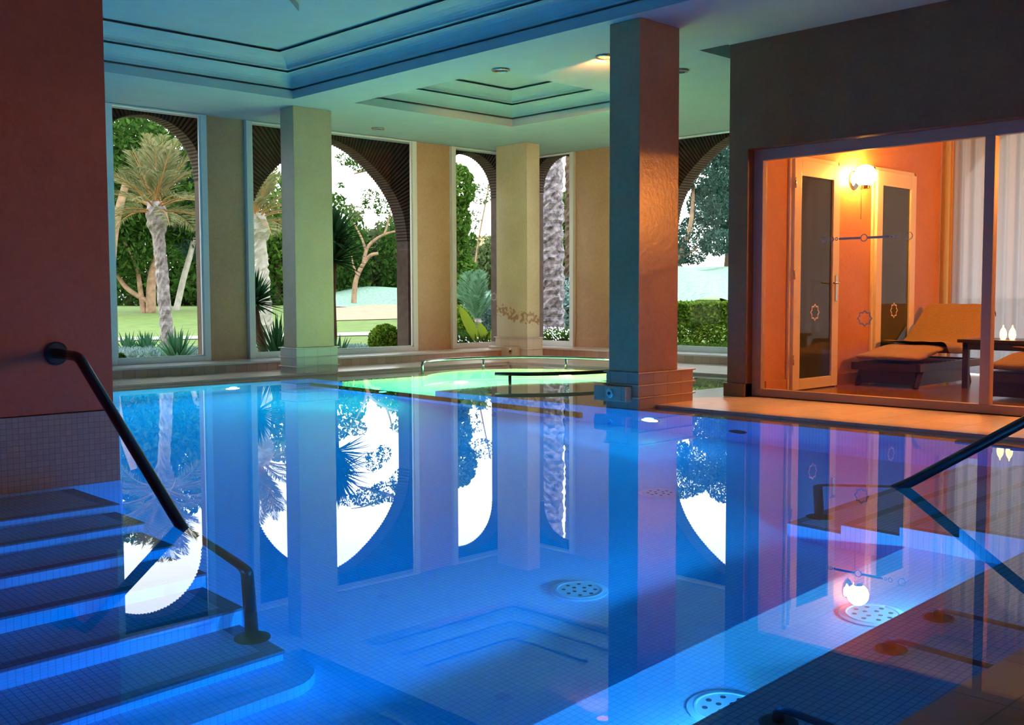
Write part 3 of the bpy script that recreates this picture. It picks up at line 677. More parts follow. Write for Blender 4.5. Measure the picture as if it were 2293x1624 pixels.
# ================================================================== LOUNGE FURNITURE
def lounger(x, y, label):
    e = empty('sun_lounger', (x, y, LF), label, 'sun lounger', 'sun loungers in the lounge')
    W = .70; L = 1.95; hx = x+1.12
    boxes('frame', [(x+.03, x+L-.35, y-.02, y+.03, LF+.17, LF+.25), (x+.03, x+L-.35, y-W-.03, y-W+.02, LF+.17, LF+.25), (x+.02, x+.07, y-W, y, LF+.17, LF+.25), (x+L-.4, x+L-.35, y-W, y, LF+.17, LF+.25)]
          + [(x+.1+k*.11, x+.16+k*.11, y-W+.02, y-.02, LF+.235, LF+.255) for k in range(10)], 'darkwood', e, .004)
    for sx, sy in ((x+.06, y-.03), (x+.06, y-W+.03), (x+1.35, y-.03), (x+1.35, y-W+.03)):
        dx = .10 if sx < x+.5 else -.10
        V, F = tube_pts([(sx+dx, sy, LF+.18), (sx, sy, LF)], [.04, .032], 4); pyo('leg', V, F, 'darkwood', e)
    boxes('apron', [(x+.09, x+1.3, y-.045, y-.035, LF+.02, LF+.17), (x+.09, x+1.3, y-W+.035, y-W+.045, LF+.02, LF+.17), (x+.08, x+.09, y-W+.045, y-.045, LF+.03, LF+.17)], 'darkwood', e)
    # cushion: seat with raised knees, then backrest; cross section swept over the width
    prof = [(0, .27), (.25, .275), (.6, .36), (.95, .34), (1.12, .28), (1.75, .74)]
    V, F = [], []; n = len(prof); th = .075; ny = 8
    def off(i):
        a = Vector(prof[max(i-1, 0)]); b = Vector(prof[min(i+1, n-1)]); t = (b-a).normalized(); return Vector((-t.y, t.x))
    for side in (0, 1):
        for j in range(ny+1):
            v = j/ny; yy = y-W*v; rnd = .02*(1 if j in (0, ny) else 0)
            for i, q in enumerate(prof):
                o_ = off(i)*(th-rnd if side else rnd*.5); wob = .008*math.sin(i*2.1+j*1.7) if side else 0
                V.append((x+q[0]+o_.x, yy, LF+q[1]+o_.y+wob))
    m_ = (ny+1)*n
    for j in range(ny):
        for i in range(n-1):
            a = j*n+i; F.append((a, a+1, a+n+1, a+n)); F.append((m_+a, m_+a+n, m_+a+n+1, m_+a+1))
    for i in range(n-1):
        F.append((i, m_+i, m_+i+1, i+1)); a = ny*n+i; F.append((a, a+1, m_+a+1, m_+a))
    for j in range(ny):
        a = j*n; F.append((a, a+n, m_+a+n, m_+a)); a = j*n+n-1; F.append((a, m_+a, m_+a+n, a+n))
    c = pyo('cushion', V, F, 'cushion', e, True); sb = c.modifiers.new('s', 'SUBSURF'); sb.levels = 2; sb.render_levels = 2
    # towel draped over the back and near side
    V, F = [], []; path = [(.62, .455), (.95, .44), (1.13, .38), (1.45, .60), (1.70, .80), (1.80, .86), (1.86, .82)]
    ny = 14
    for j in range(ny+1):
        v = j/ny; yy = y+.01-(W+.02)*min(v/.8, 1); dr = max(0, (v-.8)/.2)
        for i, q in enumerate(path):
            V.append((x+q[0]-.03*dr*math.sin(i*1.3), yy-.05*dr+.006*math.sin(i*3+j), LF+q[1]+.004*math.sin(j*1.9+i)-dr*(.10+.05*math.sin(i*2.2+.5))))
    n = len(path)
    for j in range(ny):
        for i in range(n-1): a = j*n+i; F.append((a, a+1, a+n+1, a+n))
    tw = pyo('towel', V, F, 'cushion', e, True); so = tw.modifiers.new('t', 'SOLIDIFY'); so.thickness = .012; sb = tw.modifiers.new('s', 'SUBSURF'); sb.levels = 2; sb.render_levels = 2
    return e
lounger(10.42, 5.60, 'lounger with tan towelling cushion and raised back beside the lounge wall')
lounger(9.80, 3.98, 'tan cushioned lounger cut off by the right edge of the picture')
e = empty('side_table', (11.1, 4.3, LF), 'low dark wooden table between the two loungers', 'table')
boxes('table_top', [(10.82, 11.42, 3.92, 4.66, LF+.47, LF+.505)], 'darkwood', e, .006)
boxes('apron', [(10.86, 10.88, 3.97, 4.61, LF+.40, LF+.47), (11.36, 11.38, 3.97, 4.61, LF+.40, LF+.47), (10.88, 11.36, 3.97, 3.99, LF+.40, LF+.47), (10.88, 11.36, 4.59, 4.61, LF+.40, LF+.47)], 'darkwood', e)
for lx in (10.86, 11.33):
    for ly in (3.96, 4.56): boxes('leg', [(lx, lx+.05, ly, ly+.06, LF, LF+.47)], 'darkwood', e, .004)
for (x_, y_, lab) in ((11.0, 4.27, 'left glowing candle glass on the dark table'), (11.0, 4.18, 'right glowing candle glass on the dark table')):
    e = empty('candle_light', (x_, y_, LF+.505), lab, 'candle', 'candle glasses on the lounge table')
    V, F = tube_pts([(x_, y_, LF+.505+z) for z in (0, .015, .05, .09, .12)], [.018, .028, .034, .028, .012], 18); cg = pyo('candle_glass', V, F, 'candle', e, True)
    V, F = tube_pts([(x_, y_, LF+.505+z) for z in (.12, .13, .14, .15)], [.005, .008, .006, .001], 10); pyo('flame', V, F, 'candle', cg, True)
# curtains
def curtain_obj(y0, y1, x0, z0, z1, amp, wl, mat, label):
    n = int(abs(y1-y0)/.018); V, F = [], []
    for k in range(n+1):
        y_ = y0+(y1-y0)*k/n; a = amp*(math.sin(2*PI*y_/wl)+.35*math.sin(2*PI*y_/wl*2.3+1))
        V += [(x0+a*.8, y_, z0), (x0+a, y_, (z0+z1)/2), (x0+a*.9, y_, z1)]
    for k in range(n):
        for i in range(2): a = 3*k+i; F.append((a, a+3, a+4, a+1))
    o = pyo('curtain', V, F, mat, None, True); return tag(o, label, 'curtain', 'lounge curtains')
curtain_obj(5.69, 5.55, 12.70, LF+.02, 3.2, .03, .14, 'drape', 'orange-lit gathered drape in the lounge corner')
curtain_obj(5.56, 2.75, 12.74, LF+.02, 3.2, .03, .17, 'sheer', 'white sheer curtain glowing with daylight behind the loungers')
curtain_obj(2.72, 1.25, 12.74, LF+.02, 3.2, .03, .17, 'sheer', 'white sheer curtain beyond the right edge of the picture')

# ================================================================== GARDEN
def ground_z(x, y):
    d = x*fwd.x+y*fwd.y       # distance from the hall along the main axis
    t = min(max((d-21)/24, 0), 1); t = t*t*(3-2*t)
    az = math.atan2(y, x)
    bump = .12*math.sin(az*9+1)*t
    return -.12+.80*t+bump
def patch(name, pts_fn, mat, label, cat, nx=60, ny=40, kind='structure'):
    V, F = [], []
    for j in range(ny+1):
        for i in range(nx+1): V.append(pts_fn(i/nx, j/ny))
    for j in range(ny):
        for i in range(nx): a = j*(nx+1)+i; F.append((a, a+1, a+nx+2, a+nx+1))
    o = pyo(name, V, F, mat, None, True); o['kind'] = kind; o['label'] = label
    if kind != 'structure': o['category'] = cat
    return o
def gp(az, D, dz=0):
    """ground point at azimuth az (deg from X axis) and distance D"""
    a = math.radians(az); x, y = D*math.cos(a), D*math.sin(a); return (x, y, ground_z(x, y)+dz)
def lawn_pt(u, v):
    az = -12+122*u; a = math.radians(az); D0 = min(14.35/max(math.cos(a), .01), 14.35/max(math.sin(a), .01), 60)
    return gp(az, D0+(120-D0)*v**2)
patch('floor_lawn', lawn_pt, 'lawn', 'green lawn of the garden', 'lawn', 120, 80)
def strip(name, az0, az1, Da, Db, mat, label, cat, dz=.02, kind='structure'):
    return patch(name, lambda u, v: gp(az0+(az1-az0)*u, (Da(u) if callable(Da) else Da)+((Db(u) if callable(Db) else Db)-(Da(u) if callable(Da) else Da))*v, dz), mat, label, cat, 60, 6, kind)
strip('floor_path', 35, 75, 27.0, 28.2, 'path', 'pale path across the lawn', 'path')
strip('floor_earth', 50, 57, 33, 42, 'earth', 'bare pinkish slope of the garden', 'earth')
strip('floor_bed', 30, 75, 15.5, 18.5, 'earth', 'planting bed outside the windows', 'earth', .015)

rnd = random.Random(3)
def leaves(blobs, n, s, asp=.45, seed=1, droop=0.0):
    """leaf quads scattered through ellipsoid blobs (cx,cy,cz,rx,ry,rz)"""
    R = random.Random(seed); V, F = [], []; vol = [b[3]*b[4]*b[5] for b in blobs]; T = sum(v**.67 for v in vol)
    for b, v_ in zip(blobs, vol):
        for _ in range(int(n*v_**.67/T)):
            while 1:
                p = Vector((R.uniform(-1, 1), R.uniform(-1, 1), R.uniform(-1, 1)))
                if .15 < p.length < 1: break
            p = p.normalized()*(p.length**.45)
            c = Vector((b[0]+p.x*b[3], b[1]+p.y*b[4], b[2]+p.z*b[5]))
            d = Vector((R.gauss(0, 1), R.gauss(0, 1), R.gauss(0, 1)-droop)).normalized(); e_ = d.cross(Vector((R.gauss(0, 1), R.gauss(0, 1), R.gauss(0, 1)))).normalized()
            q = s*R.uniform(.6, 1.3); k = len(V)
            V += [c-d*q, c+e_*q*asp, c+d*q, c-e_*q*asp]; F.append((k, k+1, k+2, k+3))
    return V, F
def tree(base, trunks, blobs, n, s, lmat, bmat, label, seed=1, asp=.45, droop=.0, name='tree'):
    e = empty(name, base, label, 'tree', 'trees of the garden')
    V, F = [], []
    for path, r0_, r1_ in trunks:
        P = [Vector(base)+Vector(p) for p in path]; m_ = len(P)
        # smooth
        Q = []
        for i in range(m_-1):
            a = P[max(i-1, 0)]; b = P[i]; c = P[i+1]; d = P[min(i+2, m_-1)]
            for k in range(6):
                t = k/6; Q.append(.5*((2*b)+(c-a)*t+(2*a-5*b+4*c-d)*t*t+(3*b-a-3*c+d)*t**3))
        Q.append(P[-1]); rr = [r0_+(r1_-r0_)*i/(len(Q)-1) for i in range(len(Q))]
        v, f = tube_pts(Q, rr, 8); k = len(V); V += v; F += [tuple(i+k for i in q) for q in f]
    if V: pyo('trunk', V, F, bmat, e, True)
    B = [(base[0]+b[0], base[1]+b[1], base[2]+b[2], b[3], b[4], b[5]) for b in blobs]
    V, F = leaves(B, n, s, asp, seed, droop); pyo('foliage', V, F, lmat, e)
    return e
def screen_tree(px, D, trunks, blobs, n, s, lmat, bmat, label, seed=1, asp=.45, droop=0., name='tree'):
    """px: base column in the photograph; sizes in metres, x to the right / z up as seen from the hall"""
    q = at(px, 700, D); base = Vector((q.x, q.y, ground_z(q.x, q.y)-.05))
    rx = Vector((rgt.x, rgt.y, 0)).normalized(); fx = Vector((fwd.x, fwd.y, 0)).normalized()
    T = [([rx*p[0]+fx*p[1]+Vector((0, 0, p[2])) for p in path], a, b) for path, a, b in trunks]
    Bl = []
    for b in blobs:
        c = rx*b[0]+fx*b[1]; Bl.append((c.x, c.y, b[2], b[3], b[3], b[4]))
    return tree(tuple(base), T, Bl, n, s, lmat, bmat, label, seed, asp, droop, name)

# palms -------------------------------------------------------------
def frond_mesh(L, up, droop, nl, ll, seed, green):
    R = random.Random(seed); V, F = [], []; pts = []
    for i in range(11):
        t = i/10; pts.append(Vector((L*t*math.cos(up)*(1-.12*t), 0, L*(t*math.sin(up)-droop*t*t))))
    v, f = tube_pts(pts, [.022*(1-.85*i/10) for i in range(11)], 5); V += v; F += f; nr = len(F)
    for k in range(nl):
        t = .16+.84*k/nl; i = min(int(t*10), 9); fr = t*10-i; p = pts[i]*(1-fr)+pts[i+1]*fr; tg = (pts[i+1]-pts[i]).normalized()
        for sg in (-1, 1):
            l = ll*(math.sin(PI*min(t*.9+.12, 1))**.6)*R.uniform(.8, 1.1); out = (Vector((0, sg, 0))*R.uniform(.55, .8)+tg*.8+Vector((0, 0, R.uniform(.0, .35)))).normalized()
            tip = p+out*l-Vector((0, 0, l*.12)); wd = tg*.012; m_ = p+out*l*.5+Vector((0, 0, .01)); a = len(V)
            V += [p-wd, m_-wd*1.2, tip, m_+wd*1.2]; F.append((a, a+1, a+2, a+3))
    me = bpy.data.meshes.new('frond'); me.from_pydata([tuple(x) for x in V], [], F); me.update()
    me.materials.append(MT['lf_palmgreen' if green else 'lf_palm']); me.materials.append(MT['petiole'])
    for i in range(nr): me.polygons[i].material_index = 0 if green else 1
    return me
def palm(px, D, h, rt, lean, crown, label, nf=26, L=1.0, green=False, trunkmat='bark_palm', boots=True, seed=1, head=1.5):
    R = random.Random(seed); q = at(px, 700, D); gz = ground_z(q.x, q.y)-.05; rx = Vector((rgt.x, rgt.y, 0)).normalized()
    base = Vector((q.x, q.y, gz)); e = empty('palm_tree', base, label, 'palm tree', 'palms of the garden')
    top = base+rx*lean+Vector((0, 0, h))
    if h > .3:
        # trunk with overlapping leaf scars
        n = max(6, int(h/.07)); V, F = [], []; seg = 18
        for i in range(n+1):
            t = i/n; c = base.lerp(top, t)+rx*(-.05*math.sin(t*PI)*lean)
            for k in range(seg):
                a = 2*PI*k/seg; rr = rt*(1.05-.22*t)*(1+(head-1)*max(0, min(1, (t-.78)/.08)))*(1-(.25 if t > .97 else 0))
                rr *= 1+R.choice((-.10, -.02, .05, .14))*(1 if boots else .5)
                V.append((c.x+rr*math.cos(a), c.y+rr*math.sin(a), c.z+R.uniform(-.012, .012)))
        for i in range(n):
            for k in range(seg): k2 = (k+1) % seg; F.append((i*seg+k, i*seg+k2, (i+1)*seg+k2, (i+1)*seg+k))
        F.append(tuple(n*seg+k for k in range(seg)))
        pyo('trunk', V, F, trunkmat, e)
    kinds = [(1.38, .12), (1.15, .22), (.88, .34), (.58, .42), (.20, .40)]
    ms = [frond_mesh(L*(1 if u > 0 else .8), u, d, 46, L*.34, seed+i, green) for i, (u, d) in enumerate(kinds)]
    for i in range(nf if crown else 0):
        k = min(int(5*(i/nf)**.85), 4) if not green else min(i*3//nf, 2); o = bpy.data.objects.new('frond', ms[k]); COL.objects.link(o); o.parent = e
        o.location = top-base+Vector((0, 0, -.05*k)); o.rotation_euler = (R.uniform(-.2, .2), R.uniform(-.12, .12), i*2.4+R.uniform(-.2, .2))
    return e
palm(376, 20, 2.95, .118, -.19, True, 'small palm with shaggy tan crown seen through the leftmost window', 32, 1.42, seed=4, head=1.8)
palm(592, 24, 3.0, .20, -.15, True, 'palm with pale trunk seen left of the pale column', 30, 1.5, seed=9, trunkmat='bark_white')
palm(1233, 22.5, 7.5, .265, 0.02, False, 'thick old palm trunk filling the narrow window right of the corner column', trunkmat='bark_big', seed=12, head=1.0)
palm(1284, 25, 6.5, .2, 0.0, False, 'second old palm trunk half hidden beside the thick one', trunkmat='bark_brown', seed=13, head=1.0)
palm(1066, 24, .62, .1, 0, True, 'young palm with upright grey-green fronds left of the corner column', 14, 1.25, green=True, seed=5)
palm(905, 26, 4.0, .16, .12, False, 'bare palm stem at the right edge of the wide window', trunkmat='bark_big', seed=15, head=1.2)

# spiky plants -------------------------------------------------------
def spiky(base, n, L, w_, mat, e, lo=.1, hi=1.45, seed=1, name='leaves'):
    R = random.Random(seed); V, F = [], []; base = Vector(base)
    for i in range(n):
        az = i*2.399+R.uniform(-.2, .2); el = lo+(hi-lo)*(i/n)**.8+R.uniform(-.1, .1); l = L*R.uniform(.8, 1.1)
        d = Vector((math.cos(az)*math.cos(el), math.sin(az)*math.cos(el), math.sin(el))); s = Vector((-math.sin(az), math.cos(az), 0)); u = s.cross(d); k = len(V)
        for t, ww in ((0, .55), (.3, 1), (.65, .7), (1, .02)):
            c = base+d*l*t-Vector((0, 0, .12*l*t*t*math.cos(el)))
            V += [c-s*w_*ww, c-u*w_*.35*ww, c+s*w_*ww]
        for j in range(3):
            a = k+3*j; F += [(a, a+1, a+4, a+3), (a+1, a+2, a+5, a+4)]
    return pyo(name, V, F, mat, e)
def agave(px, D, L, label, n=34, mat='lf_agave', seed=1, w_=.040, zoff=0, lo=.15):
    q = at(px, 700, D); z = ground_z(q.x, q.y); o = spiky((q.x, q.y, z+zoff), n, L, w_, mat, None, lo=lo, seed=seed, name='agave')
    return tag(o, label, 'agave', 'spiky plants outside the windows')
agave(395, 17.2, .66, 'large blue-green agave at the foot of the small palm', 42, seed=1)
agave(325, 19.5, .55, 'agave in the middle of the row left of the small palm', 36, seed=2)
agave(284, 19.5, .50, 'agave at the left end of the row under the leftmost window', 34, seed=3)
agave(620, 16.5, .80, 'dark agave half hidden by the pale column', 46, 'lf_yucca', 4, .03, .1)
agave(800, 18.0, .26, 'small agave tuft under the wide arched window', 20, seed=5)
agave(756, 17.6, .5, 'agave just right of the pale column', 18, seed=6, lo=.6)
agave(1262, 20.9, .36, 'dark spiky tuft among the white flowers', 20, 'lf_yucca', 7, .012)
def dracaena(px, D, top, lean, L, label, seed=1, n=150):
    q = at(px, 700, D); z = ground_z(q.x, q.y)-.05; rx = Vector((rgt.x, rgt.y, 0)).normalized(); b = Vector((q.x, q.y, z)); T = b+rx*lean+Vector((0, 0, top))
    e = empty('dracaena', b, label, 'dracaena', 'dracaenas of the garden')
    V, F = tube_pts([b, b.lerp(T, .3)+rx*.03, b.lerp(T, .65)-rx*.01, T], [.10, .085, .08, .07], 10); pyo('trunk', V, F, 'bark_brown', e, True)
    spiky(T, n, L, .034, 'lf_yucca', e, -.35, 1.5, seed)
    if top > 1.5: spiky(T+Vector((0, 0, .32)), n, L, .034, 'lf_yucca', e, -.3, 1.5, seed+5)
    return e
dracaena(590, 17.3, 1.05, -.16, .58, 'dark dracaena on a leaning brown trunk left of the pale column', 3)
dracaena(736, 17.6, 1.75, .08, .68, 'tall dark dracaena peeping out right of the pale column', 8)

# silver ground cover and flowers -------------------------------------
def bed(px0, px1, D0, D1, n, h, s, mat, label, seed=1, cat='ground cover', zb=0):
    R = random.Random(seed); V, F = [], []
    for _ in range(n):
        q = at(R.uniform(px0, px1), 700, R.uniform(D0, D1)); z = ground_z(q.x, q.y)+zb
        c = Vector((q.x, q.y, z+h*R.random()**1.0)); d = Vector((R.gauss(0, .5), R.gauss(0, .5), 1)).normalized(); s_ = d.cross(Vector((R.gauss(0, 1), R.gauss(0, 1), .1))).normalized()
        l = s*R.uniform(.6, 1.3); k = len(V); V += [c-s_*l*.16, c+s_*l*.16, c+d*l+s_*l*.05, c+d*l-s_*l*.05]; F.append((k, k+1, k+2, k+3))
    o = pyo('ground_cover', V, F, mat, None); return tag(o, label, cat, kind='stuff')
bed(245, 470, 17.6, 19.3, 7000, .14, .10, 'lf_silver', 'low silvery ground cover under the leftmost window', 1)
bed(555, 640, 17.0, 19.5, 3000, .14, .10, 'lf_silver', 'low silvery ground cover behind the leaning dracaena', 2)
bed(740, 930, 18.6, 20.5, 6500, .12, .10, 'lf_silver', 'low silvery ground cover under the wide window', 3)
bed(1005, 1120, 20.6, 22.5, 6000, .30, .10, 'lf_dark', 'dark green bed plants left of the corner column', 4)
bed(1195, 1300, 20.8, 22.3, 6000, .34, .10, 'lf_mid', 'green bed plants at the foot of the thick palm', 5)
bed(1500, 1650, 18.3, 20.3, 6500, .13, .09, 'lf_mid', 'low green plants in front of the clipped hedge', 6)
def flowers(px0, px1, D0, D1, n, h0, h1, label, seed):
    R = random.Random(seed); V, F = [], []
    for _ in range(n):
        q = at(R.uniform(px0, px1), 700, R.uniform(D0, D1)); c = Vector((q.x, q.y, ground_z(q.x, q.y)+R.uniform(h0, h1))); k = len(V); r_ = R.uniform(.012, .022)
        for j in range(6): a = j*PI/3; V.append((c.x+r_*math.cos(a), c.y+r_*math.sin(a)*.6, c.z+r_*math.sin(a)*.8))
        F.append(tuple(range(k, k+6)))
    o = pyo('white_flowers', V, F, 'flower'); tag(o, label, 'flowers', kind='stuff')
flowers(1005, 1118, 20.2, 21.2, 160, .12, .34, 'small white blossoms left of the corner column', 1)
flowers(1200, 1285, 20.4, 21.2, 180, .24, .50, 'small white blossoms at the foot of the thick palm', 2)
flowers(1515, 1630, 17.3, 18.5, 60, .04, .18, 'small white blossoms before the clipped hedge', 3)
# rocks
for px, D, r_, lab in ((437, 16.8, .17, 'red boulder at the right corner of the leftmost window'), (345, 19.2, .13, 'red rock beside the palm trunk'), (302, 19.0, .12, 'pinkish rock between the two left agaves'),
                       (842, 17.6, .16, 'grey-pink rock under the round bush')):
    q = at(px, 700, D); o = ball('rock', (q.x, q.y, ground_z(q.x, q.y)+r_*.35), r_, 'redrock', None, (1.15, 1, .85), 2, .09); tag(o, lab, 'rock', 'garden rocks')
# shrubs
def shrub(px, D, w_, h, n, s, mat, label, seed=1, box_=False, depth=None):
    q = at(px, 700, D); z = ground_z(q.x, q.y); rx = Vector((rgt.x, rgt.y, 0)).normalized(); fx = Vector((fwd.x, fwd.y, 0)).normalized()
    if box_:
        R = random.Random(seed); V, F = [], []
        for _ in range(n):
            u = R.uniform(-.5, .5)*w_; v = R.uniform(-.5, .5)*depth; zz = R.uniform(0, h)
            f = R.random()
            if f < .55: v = -.5*depth+R.uniform(0, .12)
            elif f < .85: zz = h-R.uniform(0, .1)
            c = Vector((q.x, q.y, z+zz))+rx*u+fx*v; d = Vector((R.gauss(0, 1), R.gauss(0, 1), R.gauss(0, 1))).normalized(); e_ = d.cross(Vector((R.gauss(0, 1), R.gauss(0, 1), R.gauss(0, 1)))).normalized(); k = len(V); l = s*R.uniform(.6, 1.3)
            V += [c-d*l, c+e_*l*.5, c+d*l, c-e_*l*.5]; F.append((k, k+1, k+2, k+3))
        o = pyo('clipped_hedge', V, F, mat); return tag(o, label, 'hedge')
    V, F = leaves([(q.x, q.y, z+h*.5, w_*.5, w_*.5, h*.5), (q.x+w_*.2*rx.x, q.y+w_*.2*rx.y, z+h*.4, w_*.4, w_*.4, h*.4)], n, s, .5, seed)
    o = pyo('shrub', V, F, mat); return tag(o, label, 'shrub', 'garden shrubs')
shrub(862, 19.0, .62, .62, 6000, .032, 'lf_hedge', 'round clipped bush in the wide window', 1)
shrub(266, 15.4, .20, .30, 1500, .03, 'lf_dark', 'dark little bush at the lower left corner of the leftmost window', 2)
shrub(905, 17.4, .35, .30, 1500, .035, 'lf_agave', 'blue-green tuft at the lower right of the wide window', 3)
shrub(1590, 21.5, 3.4, .98, 15000, .045, 'lf_hedge', 'clipped bright green hedge outside the arched window on the right', 4, True, 1.2)
shrub(1018, 23, .8, .9, 4500, .05, 'lf_hedge', 'bright green bush behind the banana leaves', 5)
shrub(1100, 25, 1.6, 1.05, 5000, .06, 'lf_silver', 'pale shrub behind the young palm', 6)
shrub(1275, 25, 1.4, 1.5, 3500, .06, 'lf_silver', 'pale shrub beside the thick palm trunk', 7)
# banana leaves
q = at(1075, 700, 20.6); b = Vector((q.x, q.y, ground_z(q.x, q.y))); rx = Vector((rgt.x, rgt.y, 0)).normalized()
e = empty('banana_plant', b, 'banana plant with yellow-green leaves left of the corner column', 'banana plant')
for (dx, h0, dx2, h2, wd) in ((-.0, .15, -.40, .92, .10), (.14, .12, -.02, .60, .10), (.24, .1, .33, .66, .09)):
    V, F = [], []; p0 = b+rx*dx+Vector((0, 0, h0)); p2 = b+rx*dx2+Vector((0, 0, h2)); dv = (p2-p0); sd = dv.cross(Vector((fwd.x, fwd.y, 0))).normalized(); n = 12
    for i in range(n+1):
        t = i/n; ww = wd*math.sin(PI*min(.06+t*.94, 1))**.6; c = p0+dv*t+fwd*.06*math.sin(t*PI)
        V += [c-sd*ww*(1+.08*math.sin(i*2.3)), c+fwd*.02, c+sd*ww*(1+.08*math.sin(i*3.1))]
    for i in range(n): a = 3*i; F += [(a, a+1, a+4, a+3), (a+1, a+2, a+5, a+4)]
    pyo('leaf', V, F, 'lf_banana', e, True)
    tube('leaf_stalk', [b+Vector((0, 0, 0)), p0.lerp(b, .5), p0], .012, 'lf_banana', e, 6)

# background trees ---------------------------------------------------
# behind the leftmost window
screen_tree(338, 38, [([(0, 0, 0), (.05, 0, 1.2), (.3, 0, 2.4), (.4, 0, 4)], .20, .10), ([(-.25, 0, 0), (-.35, 0, .8), (-.5, 0, 1.8), (-.9, 0, 2.6)], .12, .05), ([(0, 0, .4), (-.9, 0, 1.0), (-1.3, 0, 1.9), (-1.4, 0, 3)], .10, .05)],
            [(-.6, 0, 4.0, 1.6, 1.3), (.4, .5, 5.2, 1.8, 1.6), (-1.0, 1, 6.0, 1.5, 1.3), (.2, 2, 3.6, 1.4, 1.0), (-1.6, 1, 2.9, 1.0, .9)], 9000, .13, 'lf_dark', 'bark_tan', 'brown-stemmed leafy tree behind the small palm', 1, droop=.8)
screen_tree(400, 40, [([(-.1, 0, 0), (.2, 0, 1.2), (.6, 0, 2.6), (.7, 0, 4)], .13, .09)],
            [(.9, 1, 3.4, 1.5, 1.6), (.4, 0, 4.6, 1.3, 1.3), (1.2, 1, 5.6, 1.4, 1.2)], 7000, .11, 'lf_euc', 'bark_white', 'pale-stemmed eucalyptus right of the small palm', 2, droop=.8)
screen_tree(258, 36, [([(-.3, 0, 0), (-.1, 0, 2), (.1, 0, 3.2), (.5, 0, 4.6)], .22, .12)],
            [(-.6, 1, 4.2, 1.2, 1.4), (.2, .5, 6.0, 1.5, 1.2), (-.4, 2, 2.6, 1.3, 1.2)], 6000, .12, 'lf_dark', 'bark_tan', 'tree with a slanting pale trunk at the left of the leftmost window', 3, droop=.6)
for i, (px, D, zc, r_, hh, n, mt, lab) in enumerate((
        (290, 52, 3.4, 3.4, 2.8, 6000, 'lf_dark', 'dense dark tree closing the view behind the leftmost window'),
        (420, 54, 3.2, 3.2, 2.9, 6000, 'lf_dark', 'dark tree standing farthest right in the leftmost window'),
        (350, 60, 6.5, 3.0, 1.8, 3000, 'lf_euc', 'thin high crown above the small palm'),
        (520, 50, 3.0, 2.8, 2.8, 5000, 'lf_dark', 'dark tree hidden behind the first pier'),
        (620, 48, 3.4, 2.2, 2.6, 5000, 'lf_mid', 'green tree behind the second palm'),
        (700, 50, 3.0, 2.6, 2.6, 5000, 'lf_dark', 'dark tree hidden behind the pale column'),
        (770, 56, 2.2, 2.0, 1.9, 5500, 'lf_dark', 'dark thicket left of the forked tree'),
        (835, 58, 2.1, 2.3, 2.0, 5500, 'lf_olive', 'olive green thicket behind the forked tree'),
        (890, 56, 2.4, 2.0, 2.1, 5500, 'lf_olive', 'olive green thicket at the right of the wide window'),
        (960, 52, 2.6, 2.4, 2.4, 4000, 'lf_dark', 'thicket hidden behind the second pier'))):
    screen_tree(px, D, [([(0, 0, 0), (.1, 0, zc*.5), (0, 0, zc)], .18, .1)], [(0, 0, zc, r_, hh), (-r_*.5, 0, zc*.75, r_*.6, hh*.7), (r_*.5, .5, zc*.7, r_*.6, hh*.7), (0, 1, .75, r_*1.1, .8)], int(n*1.2), .16, mt, 'bark_brown', lab, 20+i, droop=.8)
# forked tan tree in the wide window
screen_tree(792, 42, [([(0, 0, 0), (.12, 0, 1.1), (.6, 0, 1.95), (1.0, 0, 2.1)], .115, .055), ([(.42, 0, 1.75), (.62, 0, 2.4), (1.25, 0, 2.85), (2.1, 0, 3.05)], .08, .03),
                      ([(.52, 0, 2.2), (.35, 0, 2.7), (.05, 0, 3.3)], .06, .025), ([(1.25, 0, 2.85), (1.4, 0, 3.3), (1.5, 0, 3.8)], .05, .02), ([(.2, 0, 1.2), (.02, 0, 1.6), (-.05, 0, 2.0)], .05, .02)],
            [(1.9, 0, 3.6, .5, .3), (.1, 0, 3.7, .4, .3)], 250, .09, 'lf_olive', 'bark_tan', 'forked tan tree with bare branches in the wide arched window', 50)
# hanging sprays against the sky
screen_tree(820, 30, [([(1.5, 0, 0), (1.7, 0, 3), (1.6, 0, 5), (.6, 0, 4.6), (-.3, 0, 4.35)], .10, .02), ([(.6, 0, 4.6), (.0, 0, 4.9), (-.5, 0, 5.0)], .03, .01)],
            [(-.5, 0, 4.75, .32, .2), (0, 0, 4.65, .5, .28), (.55, 0, 4.5, .5, .3), (1.0, 0, 4.2, .4, .4), (.15, 0, 3.65, .28, .3), (.45, 0, 3.4, .22, .25), (-.7, 0, 4.0, .12, .12)], 1300, .055, 'lf_dark', 'bark_tan', 'overhanging leafy branch high in the wide arched window', 51, droop=.6)
# narrow window left of the corner column
screen_tree(1020, 34, [([(0, 0, 0), (.05, 0, 2), (0, 0, 4)], .15, .08)], [(.0, 0, 4.1, .65, .8), (-.1, 0, 3.0, .6, .9), (-.05, 0, 1.9, .55, .9), (.1, 0, 1.2, .7, .8)], 6000, .10, 'lf_mid', 'bark_brown', 'slim green tree in the narrow window left of the corner column', 60)
screen_tree(1050, 40, [([(.1, 0, 0), (.3, 0, 2), (.8, 0, 4.6)], .05, .02)], [(.5, 0, 4.2, .5, .4), (.2, 0, 3.2, .35, .4), (.6, 0, 2.4, .3, .3)], 350, .07, 'lf_olive', 'bark_tan', 'sparse young tree against the pale sky', 61)
screen_tree(1090, 46, [], [(0, 0, 1.4, 1.8, 1.0), (.5, 0, 2.0, .8, .8)], 4500, .14, 'lf_olive', 'bark_brown', 'feathery dark shrubbery behind the young palm', 62, name='thicket')
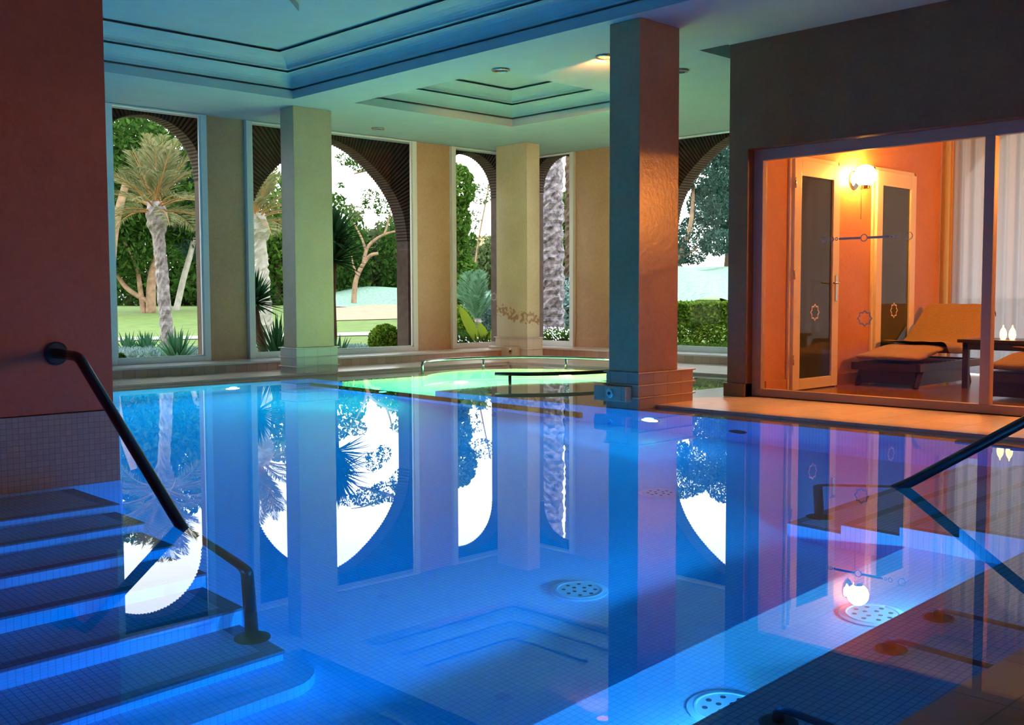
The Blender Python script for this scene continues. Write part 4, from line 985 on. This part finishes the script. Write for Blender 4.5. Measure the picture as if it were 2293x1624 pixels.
screen_tree(1150, 50, [([(0, 0, 0), (0, 0, 2)], .15, .1)], [(0, 0, 1.8, 1.6, 1.3)], 3000, .15, 'lf_dark', 'bark_brown', 'dark tree hidden behind the corner column', 63)
screen_tree(1290, 44, [([(0, 0, 0), (0, 0, 3)], .15, .1)], [(-.1, 0, 3.4, .8, 1.3), (0, 0, 1.8, 1.0, 1.2)], 4500, .14, 'lf_mid', 'bark_brown', 'green tree just right of the thick palm trunk', 64)
# behind the hedge window
screen_tree(1530, 46, [([(-.6, 0, 0), (-.2, 0, 1.8), (.3, 0, 3.4), (.4, 0, 5.0)], .16, .07), ([(-.2, 0, 1.8), (.5, 0, 2.3), (.6, 0, 2.4)], .06, .03)],
            [(.0, 0, 6.3, 1.2, .9), (.9, 0, 5.6, 1.1, 1.0), (-.4, 0, 5.2, .7, .7), (1.2, .5, 4.2, 1.0, .9), (.5, .5, 2.7, .8, 1.1), (-.3, 0, 2.2, .5, .7), (1.5, 0, 2.6, .8, .6), (1.9, 0, 6.6, .9, .8)], 13000, .085, 'lf_euc', 'bark_tan', 'tall blue-green eucalyptus with gaps of sky behind the hedge', 70, droop=1.0)
screen_tree(1620, 50, [([(0, 0, 0), (.2, 0, 2.4), (.2, 0, 5)], .2, .08)],
            [(.4, 0, 6.2, 1.2, 1.2), (-.4, 0, 5.0, 1.0, .9), (.3, 0, 4.3, 1.3, 1.0), (-.1, 0, 3.0, .7, .6)], 9000, .09, 'lf_euc', 'bark_brown', 'blue-green eucalyptus at the right of the hedge window', 71, droop=1.0)
q0 = at(1590, 700, 40)
V, F = [], []
def hill(u, v):
    q = at(1400+420*u, 700, 30+34*v); return (q.x, q.y, ground_z(q.x, q.y)+.7+1.15*v**.6+.1*math.sin(u*17+v*9))
patch('floor_hill', hill, 'mint', 'pale mint green slope behind the hedge', 'slope', 60, 30)
def hill2(u, v):
    q = at(690+480*u, 700, 40+12*v); return (q.x, q.y, ground_z(q.x, q.y)-.05+.75*math.sin(v*PI*.5)+.10*math.sin(u*13+v*5))
patch('floor_mint_bank', hill2, 'mint', 'pale silvery bank below the forked tree', 'slope', 60, 10)
# cream building far behind
q = at(1085, 600, 75); o = boxes('garden_building', [(q.x-.2, q.x+9, q.y-5, q.y+1.6, 0, 5.2)], 'cream_wall'); tag(o, 'pale cream building far behind the young palm', 'building')
